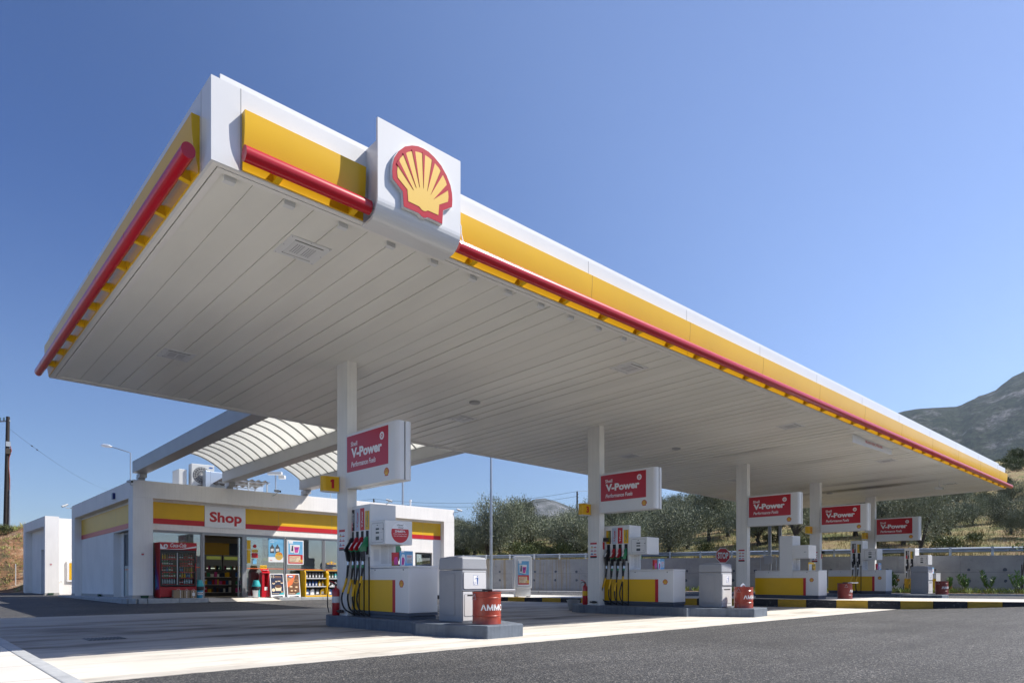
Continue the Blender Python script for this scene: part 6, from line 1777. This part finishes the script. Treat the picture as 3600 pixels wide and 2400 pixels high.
# dry grass tufts (uncountable)
random.seed(21); m = MB()
for k in range(6500):
    w = random.uniform(-6, 46); d_ = .5 + 22 * random.random() ** 1.6
    x, y = wp(w, d_); z = hz(w, d_) - .03
    dens = noise.noise(Vector((x * .3, y * .3, 7)))
    h = random.uniform(.12, .34) * (1.6 if dens > .1 else 1.0)
    for j in range(4):
        a = random.uniform(0, 6.28); dx, dy = math.cos(a), math.sin(a); bx_, by_ = x + random.uniform(-.12, .12), y + random.uniform(-.12, .12)
        m.v += [Vector((bx_ - dy * .014, by_ + dx * .014, z)), Vector((bx_ + dy * .014, by_ - dx * .014, z)), Vector((bx_ + dx * h * .45, by_ + dy * h * .45, z + h))]
        o = len(m.v) - 3; m.f.append([o, o + 1, o + 2]); m.m.append(m.mi('grass_blade')); m.sm.append(False)
tag(m.build('dry_grass'), 'dry yellow and green grass covering the slope behind the guard rail', 'grass', kind='stuff')

# ------------------------------------------------------------------ planting bed plants
random.seed(31)
def oleander(lab, x, y, z, s=1.0):
    t = thing('oleander', lab, 'plant', (x, y, z), random.uniform(0, 6), 'young oleanders in the bed by the wall')
    m = MB(); st = MB()
    for k in range(3):
        a = random.uniform(0, 6.28); lean = random.uniform(.05, .32); h = random.uniform(.7, 1.05) * s
        top = Vector((math.cos(a) * lean, math.sin(a) * lean, h)); st.tube([(0, 0, 0), top * .5 + Vector((0, 0, .03)), top], [.014, .011, .006], 'bark', n=5)
        for j in range(16):
            f = .35 + .65 * j / 15; p = top * f
            for q in range(3):
                b_ = random.uniform(0, 6.28); leafcard(m, p, Vector((math.cos(b_), math.sin(b_), 1.1)), .19, .045, 'plant_leaf')
    m.build('leaves', t); st.build('stem', t)
def bedpt(px, t): x, y = pol(A(px), t); return x, y
for i, (px, lab) in enumerate(((3143, 'young oleander showing between the pump cabinets below the number 6'), (3333, 'young oleander behind the farthest red barrel'), (3392, 'young oleander against the bare concrete wall, next to the farthest barrel'), (3476, 'two-stemmed young oleander in the middle of the bed'), (3578, 'tall young oleander at the right edge by a tree stake'))):
    p1_ = Vector(pol(A(px), 1.0)); t_ = (W0.dot(WN) - 1.3) / p1_.dot(WN); x, y = pol(A(px), t_); oleander(lab, x, y, .23, (.9, .75, .8, .9, .95)[i])
p1_ = Vector(pol(A(3594), 1.0)); t_ = (W0.dot(WN) - .6) / p1_.dot(WN); x, y = pol(A(3594), t_)
t = thing('young_tree', 'thin young tree trunk with a stake at the right edge by the wall', 'tree', (x, y, .2))
m = MB(); m.tube([(0, 0, 0), (.02, 0, .8), (.16, -.05, 1.5), (.1, -.05, 2.1)], [.035, .03, .024, .015], 'bark', n=7); m.build('trunk', t)
m = MB(); m.cyl((-.12, 0, 0), (-.08, 0, 1.3), .02, .02, 'wood_pole', n=7); m.build('stake', t)
m = MB()
for k in range(160):
    leafcard(m, Vector((.1 + random.gauss(0, .22), -.05 + random.gauss(0, .22), 2.15 + random.gauss(0, .22))), Vector((random.gauss(0, 1), random.gauss(0, 1), .6)), .12, .045, 'plant_leaf')
m.build('crown', t)
m = MB(); random.seed(41)
for k in range(900):
    w = random.uniform(14, 44); d_ = random.uniform(-2.3, -.5)
    if noise.noise(Vector((w * .5, 0, 2))) < -.25: continue
    x, y = wp(w, d_)
    for j in range(4):
        a = random.uniform(0, 6.28); leafcard(m, Vector((x + random.uniform(-.1, .1), y + random.uniform(-.1, .1), .22)), Vector((math.cos(a) * .7, math.sin(a) * .7, 1)), random.uniform(.18, .42), .035, 'weed_leaf')
tag(m.build('weeds'), 'yellow-green weeds filling the planting bed at the foot of the wall', 'weeds', kind='stuff')

# ------------------------------------------------------------------ mountains
def mtn(name, pts, t0, t1, t2, seed, na=130, nt_=46, amp=1.0, mm='mountain_rock'):
    m = MB(); vs = []
    def ridge(a):
        px = 1800 + 2410 * a
        for (p0, e0), (p1, e1) in zip(pts, pts[1:]):
            if p0 <= px <= p1: f = (px - p0) / (p1 - p0); return e0 + (e1 - e0) * f
        return pts[-1][1] if px > pts[-1][0] else pts[0][1]
    aa = lin(A(pts[0][0]), A(pts[-1][0]), (A(pts[-1][0]) - A(pts[0][0])) / na)
    for j in range(nt_ + 1):
        f = j / nt_; t = t0 + (t2 - t0) * f
        prof = smooth(0, 1, min(1, (t - t0) / (t1 - t0))) ** .8 if t <= t1 else 1 - .5 * smooth(t1, t2, t)
        for a in aa:
            x, y = pol(a, t); zr = ridge(a) * t1 + CAMZ
            n = noise.fractal(Vector((x * .0045, y * .0045, seed)), 1.0, 2.2, 6) + .35 * noise.fractal(Vector((x * .03, y * .03, seed)), .8, 2.1, 4)
            vs.append((x, y, zr * prof + n * amp * (14 * (1 - abs(t - t1) / (t2 - t0)) * (.15 if abs(t - t1) < (t1 - t0) * .12 else 1.4))))
    n = len(aa); m.add(vs, [(j * n + i, j * n + i + 1, (j + 1) * n + i + 1, (j + 1) * n + i) for j in range(nt_) for i in range(n - 1)], mm, True)
    return tag(m.build(name), kind='structure')
mtn('mountain', [(2300, .05), (2600, .12), (2900, .185), (3100, .226), (3176, .235), (3228, .2386), (3322, .241), (3371, .2416), (3421, .252), (3488, .262), (3555, .277), (3600, .285), (3720, .308), (3900, .335), (4300, .34), (4900, .2)], 700, 1500, 2300, 1.3)
mtn('rocky_peak', [(1500, .02), (1700, .065), (1784, .0955), (1830, .105), (1880, .1125), (1904, .1135), (1950, .111), (1988, .105), (2030, .098), (2120, .075), (2300, .03)], 1200, 1700, 2200, 5.1, na=60, nt_=40, amp=.5, mm='peak_rock')

# ------------------------------------------------------------------ left bank, utility pole, power lines
m = MB(); vs = []; aa = lin(-1.15, -.52, .012); tt = lin(41.5, 75, .75)
def bz(a, t):
    x, y = pol(a, t); base = 4.25 * smooth(41.5, 49.5, t + (noise.noise(Vector((x * .3, y * .3, 0))) * 1.2)) + .01 * (t - 45)
    return max(0, base + noise.noise(Vector((x * .9, y * .9, 4))) * .45 * smooth(42, 45, t))
for t in tt:
    for a in aa: vs.append((*pol(a, t), bz(a, t)))
n = len(aa); m.add(vs, [(j * n + i, j * n + i + 1, (j + 1) * n + i + 1, (j + 1) * n + i) for j in range(len(tt) - 1) for i in range(n - 1)], 'bank_soil', True)
tag(m.build('earth_bank'), kind='structure')
random.seed(51); m = MB()
for k in range(2600):
    a = random.uniform(-.80, -.66); t = random.uniform(42, 56)
    if noise.noise(Vector((a * 40, t * .5, 0))) < (-.05 if t < 49 else -.4): continue
    x, y = pol(a, t); z = bz(a, t) - .02; h = random.uniform(.2, .6) if t > 49 else random.uniform(.1, .3)
    for j in range(4):
        b_ = random.uniform(0, 6.28); leafcard(m, Vector((x, y, z)), Vector((math.cos(b_) * .5, math.sin(b_) * .5, 1)), h, .03, random.choice(('grass_blade', 'weed_leaf', 'grass_blade')))
tag(m.build('bank_grass'), 'dry grass and weeds on the earth bank at the far left', 'grass', kind='stuff')
x, y = pol(A(22), 49); o = bush(x, y, bz(A(22), 49), .6, 'round dark bush at the foot of the wooden utility pole', 'bushes on the bank')
bx0, by0 = pol(A(20), 50.5); b0 = bz(A(20), 50.5)
up = thing('utility_pole', 'dark wooden utility pole with insulators at the far left', 'utility pole', (bx0, by0, b0 - .2))
rt = Vector((RGT.x, RGT.y, 0))
m = MB(); m.tube([(0, 0, 0), tuple(rt * .08 + Vector((0, 0, 4))), tuple(rt * .17 + Vector((0, 0, 8.6)))], [.17, .15, .12], 'wood_pole', n=12); m.build('pole', up)
m = MB(); top = rt * .17
m.box(top.x - .14, top.x + .14, top.y - .14, top.y + .14, 6.4, 6.75, 'galv_paint'); m.box(top.x - .16, top.x + .16, top.y - .16, top.y + .16, 5.85, 6.25, 'bark')
m.build('fuse_box', up)
m = MB(); m.tube([tuple(top - rt * 1.3 + Vector((0, 0, 8.2))), tuple(top + rt * .15 + Vector((0, 0, 8.3)))], .05, 'galv_paint', n=6); arm = m.build('cross_arm', up)
m = MB()
for k in range(4):
    c = top - rt * (.3 + .28 * k)
    for q in range(4): m.lathe([(.03, 8.25 + q * .08), (.075, 8.27 + q * .08), (.03, 8.31 + q * .08)], 'insulator', c=(c.x, c.y), n=8)
m.build('insulators', arm)
m = MB(); m.tube([tuple(rt * .28 + Vector((0, 0, 0))), tuple(rt * .30 + Vector((0, 0, 3.2)))], .05, 'galv', n=8)
for z in (.3, 1.5, 2.8): m.tube([tuple(Vector((0, 0, z))), tuple(rt * .3 + Vector((0, 0, z)))], .02, 'galv', n=5)
cp = m.build('conduit', up)
m = MB(); m.tube([tuple(rt * .30 + Vector((0, 0, 3.2))), tuple(rt * .30 + Vector((0, 0, 4.0))), tuple(rt * .22 + Vector((0, 0, 5))), tuple(rt * .26 + Vector((0, 0, 5.6))), tuple(rt * .42 + Vector((0, 0, 6.1))), tuple(rt * .30 + Vector((0, 0, 6.6)))], .028, 'rust', n=6); m.build('cable', up)
def wire(pa, pb, sag, r, lab, grp=None, extra=None):
    pa = Vector(pa); pb = Vector(pb); m = MB(); L = []
    for k in range(25): f = k / 24; p = pa.lerp(pb, f); p.z -= sag * 4 * f * (1 - f); L.append(p)
    m.tube(L, r, 'rubber', n=5)
    if extra:
        for f in extra: p = pa.lerp(pb, f); p.z -= sag * 4 * f * (1 - f); m.cyl(p - (pb - pa).normalized() * .12, p + (pb - pa).normalized() * .12, .05, .05, 'rubber', n=6)
    o = m.build('power_line'); tag(o, lab, 'cable', grp); return o
xa, ya = pol(A(460), 110)
wire((bx0 + top.x, by0 + top.y, b0 + 7.6), (xa, ya, 14.2), 1.2, .008, 'thin overhead cable running from the wooden pole down behind the shop', extra=(.10, .125))
t = thing('fence_post', 'thin pale fence post on the earth bank at the far left', 'post', (*pol(A(55), 43.3), 0.3))
m = MB(); m.cyl((0, 0, 0), (0, 0, 1.5), .022, .022, 'paper', n=6); m.build('post', t)
# far poles and lines above the grove
def farpole(px, t, ztop, lab):
    x, y = pol(A(px), t); q = Vector((x, y)); w = (q - W0).dot(WD); d_ = (q - W0).dot(WN); zb = hz(w, d_)
    o = thing('utility_pole', lab, 'utility pole', (x, y, zb - .3)); m = MB(); m.cyl((0, 0, 0), (0, 0, ztop - zb + .3), .17, .12, 'wood_pole', n=8); m.build('pole', o)
    m = MB()
    for k in range(3): m.box(-.05, .25, -.05, .05, ztop - zb - .2 - k * .55, ztop - zb - .08 - k * .55, 'wood_pole')
    m.build('brackets', o)
    return (x, y, ztop)
f1 = farpole(2029, 112, 15.0, 'distant dark utility pole on the skyline left of the number 3')
f2 = farpole(1314, 120, 14.7, 'distant utility pole whose tip shows above the shop roof')
f3 = (*pol(A(2600), 150), 26.0); f4 = (*pol(A(700), 140), 15.5)
wire(f2, f1, 1.3, .022, 'upper thin power line crossing the sky behind the rocky peak'); wire((f2[0], f2[1], f2[2] - .5), (f1[0], f1[1], f1[2] - .8), 1.3, .022, 'lower thin power line crossing the sky behind the rocky peak')
wire(f4, f2, 1.0, .022, 'thin power line above the shop roof'); wire(f1, f3, 1.2, .022, 'thin power line going behind the number 3 column')

# ------------------------------------------------------------------ lamp posts, stop sign, kiosk
def lamp(lab, x, y, h, ang, arm=1.3, r=.06, two=False):
    t = thing('lamp_post', lab, 'lamp post', (x, y, 0), ang, 'galvanised lamp posts')
    m = MB(); m.tube([(0, 0, 0), (0, 0, h * .5), (0, 0, h)], [r * 1.25, r, r * .75], 'galv', n=12); m.build('pole', t)
    m = MB(); m.tube([(0, 0, h - .02), (-.1, 0, h + .05), (-arm, 0, h + .42)], r * .55, 'galv', n=8); m.build('arm', t)
    m = MB(); prof_ = [(-arm + .12, h + .40), (-arm - .1, h + .53), (-arm - .45, h + .58), (-arm - .62, h + .50), (-arm - .55, h + .42), (-arm - .1, h + .36)]
    m.prism(prof_, -.11, .11, 'letter_white', axis='y', smooth=True); m.build('lamp_head', t, bevel=.03)
x, y = pol(A(459), 45); lamp('white street lamp rising behind the left corner of the shop', x, y, 9.1, math.atan2(RGT.y, RGT.x), r=.05)
x, y = pol(A(1726.5), 33); lamp('tall grey lamp post right of the shop, in front of the concrete wall', x, y, 9.0, math.atan2(FWD.y, FWD.x) + .9)
x, y = pol(A(1416), 44); lamp('grey lamp post behind the shop, in line with the first fuel sign', x, y, 9.5, math.atan2(FWD.y, FWD.x), r=.07)
x, y = pol(A(969), 34); t = thing('flood_light', 'grey flood light on a thin pole above the shop roof by the second arch beam', 'flood light', (x, y, 0), YAW - R(90))
m = MB(); m.cyl((0, 0, 0), (0, 0, 6.0), .04, .035, 'galv', n=8); m.build('pole', t)
m = MB(); m.box(-.38, .32, -.12, .1, 6.02, 6.16, 'camera_grey'); m.box(.1, .4, .1, .35, 5.85, 6.02, 'camera_grey'); m.build('lamp_head', t, bevel=.02)
x, y = pol(A(1162.5), 38); t = thing('antenna_pole', 'thin dark antenna pole above the shop roof beside the number 1', 'antenna', (x, y, 0)); m = MB(); m.cyl((0, 0, 0), (0, 0, 6.9), .025, .02, 'galv_paint', n=6); m.build('pole', t)
x, y = pol(A(1443), 43); t = thing('vent_pipe', 'short white vent pipe above the right part of the shop roof', 'vent pipe', (x, y, 0)); m = MB(); m.cyl((0, 0, 0), (0, 0, 5.75), .05, .05, 'letter_white', n=8); m.cyl((0, 0, 5.68), (0, 0, 5.8), .075, .075, 'letter_white', n=8); m.build('pipe', t)
# stop sign
x, y = pol(A(2540), 33); t = thing('stop_sign', 'red octagonal stop sign with white letters above the second litter unit', 'stop sign', (x, y, 0), YAW - R(90) + R(8))
oct_ = lambda r: [(r * math.cos(R(22.5 + 45 * k)), r * math.sin(R(22.5 + 45 * k))) for k in range(8)][::-1]
SF_ = ((0, -.04, 1.99), (1, 0, 0), (0, 0, 1), (0, -1, 0))
m = MB(); m.prism(oct_(.385), 0, .01, 'letter_white', frame=SF_); m.prism(oct_(.355), .01, .012, 'red_matt', frame=SF_); pl = m.build('plate', t)
m = MB(); m.text('STOP', (-.275, -.0535, 1.835), *VF, 'letter_white', w=.55, h=.31, bold=.045); m.build('lettering', pl)
m = MB(); m.cyl((0, 0, 0), (0, 0, 2.3), .03, .03, 'galv', n=10); m.build('post', t)
# steel sign posts behind the middle columns
for px, lb in ((2706, 'left of the two steel posts behind the pump without nozzles'), (2743, 'right of the two steel posts behind the pump without nozzles')):
    p1_ = Vector(pol(A(px), 1.0)); t_ = (W0.dot(WN) - .5) / p1_.dot(WN); x, y = pol(A(px), t_)
    t = thing('steel_post', lb, 'post', (x, y, 0), WANG, 'steel posts at the wall')
    m = MB(); m.box(-.07, .07, -.01, .01, 0, 5.6, 'galv_paint'); m.box(-.07, -.055, -.06, .06, 0, 5.6, 'galv_paint'); m.box(.055, .07, -.06, .06, 0, 5.6, 'galv_paint'); m.build('profile', t)
p1_ = Vector(pol(A(2701), 1.0)); t_ = (W0.dot(WN) - .62) / p1_.dot(WN); x, y = pol(A(2701), t_)
t = thing('cable_box', 'small grey cable junction box with two bent conduits on the left steel post', 'junction box', (x, y, 1.62), WANG)
m = MB(); m.box(-.18, .18, -.08, .0, 0, .42, 'galv_paint'); m.build('box', t, bevel=.01)
m = MB()
for s_ in (-1, 1): m.tube([(s_ * .18, -.04, .35), (s_ * .34, -.02, .38), (s_ * .38, 0, .22), (s_ * .38, 0, -1.2)], .022, 'galv', n=8)
m.build('conduits', t)
# advertising pillar
x, y = pol(A(1836), 27.4)
t = thing('advertising_pillar', 'free-standing white advertising pillar with a blue and red poster on the striped island', 'advertising pillar', (x, y, pz(x, y)), R(-27))
m = MB(); m.box(-.31, .31, -.14, .14, .03, .40, 'white_panel'); m.box(-.30, -.2, -.13, .13, 0, .03, 'seam'); m.box(.2, .3, -.13, .13, 0, .03, 'seam'); m.build('foot', t)
def rrp(w, z0, z1, r):
    P = [(-w, z0), (w, z0)]
    for q in range(0, 91, 15): P.append((w - r + r * math.cos(R(q)), z1 - r + r * math.sin(R(q))))
    for q in range(90, 181, 15): P.append((-w + r + r * math.cos(R(q)), z1 - r + r * math.sin(R(q))))
    return P
m = MB(); m.prism(rrp(.35, .36, 1.63, .10), -.18, -.09, 'white_metal', axis='y'); m.prism(rrp(.35, .36, 1.63, .10), .09, .18, 'white_metal', axis='y'); m.prism(rrp(.33, .36, 1.61, .10), -.09, .09, 'white_panel', axis='y'); b_ = m.build('housing', t, bevel=.012)
m = MB(); m.box(-.25, .27, -.183, -.181, .44, 1.52, 'seam'); m.box(-.245, .262, -.185, -.183, .448, 1.512, 'letter_white'); m.build('frame', t)
m = MB(); pclean(m, lambda P, c, d=0: m.prism([(xx - .225, zz) for xx, zz in P][::-1], .1855 + d, .1862 + d, c, frame=((0, 0, 0), (1, 0, 0), (0, 0, 1), (0, -1, 0))), .45, .93, .50, -.225, -.184)
m.build('poster', b_)

# ------------------------------------------------------------------ air
m = MB(); m.box(-2600, 2600, -300, 2700, -2.0, 680, 'soffit')
hz_o = m.build('haze'); tag(hz_o, kind='stuff'); hz_o['label'] = 'thin blue summer haze over the far mountains'
hm = bpy.data.materials.new('haze_air'); hm.use_nodes = True; nt = hm.node_tree; nt.nodes.clear()
pv = nt.nodes.new("ShaderNodeVolumePrincipled"); pv.inputs["Color"].default_value = (0.6, 0.78, 1, 1); pv.inputs["Density"].default_value = 0.00008; pv.inputs["Anisotropy"].default_value = 0.3
oo = nt.nodes.new("ShaderNodeOutputMaterial"); nt.links.new(pv.outputs[0], oo.inputs[1])
hz_o.data.materials.clear(); hz_o.data.materials.append(hm)
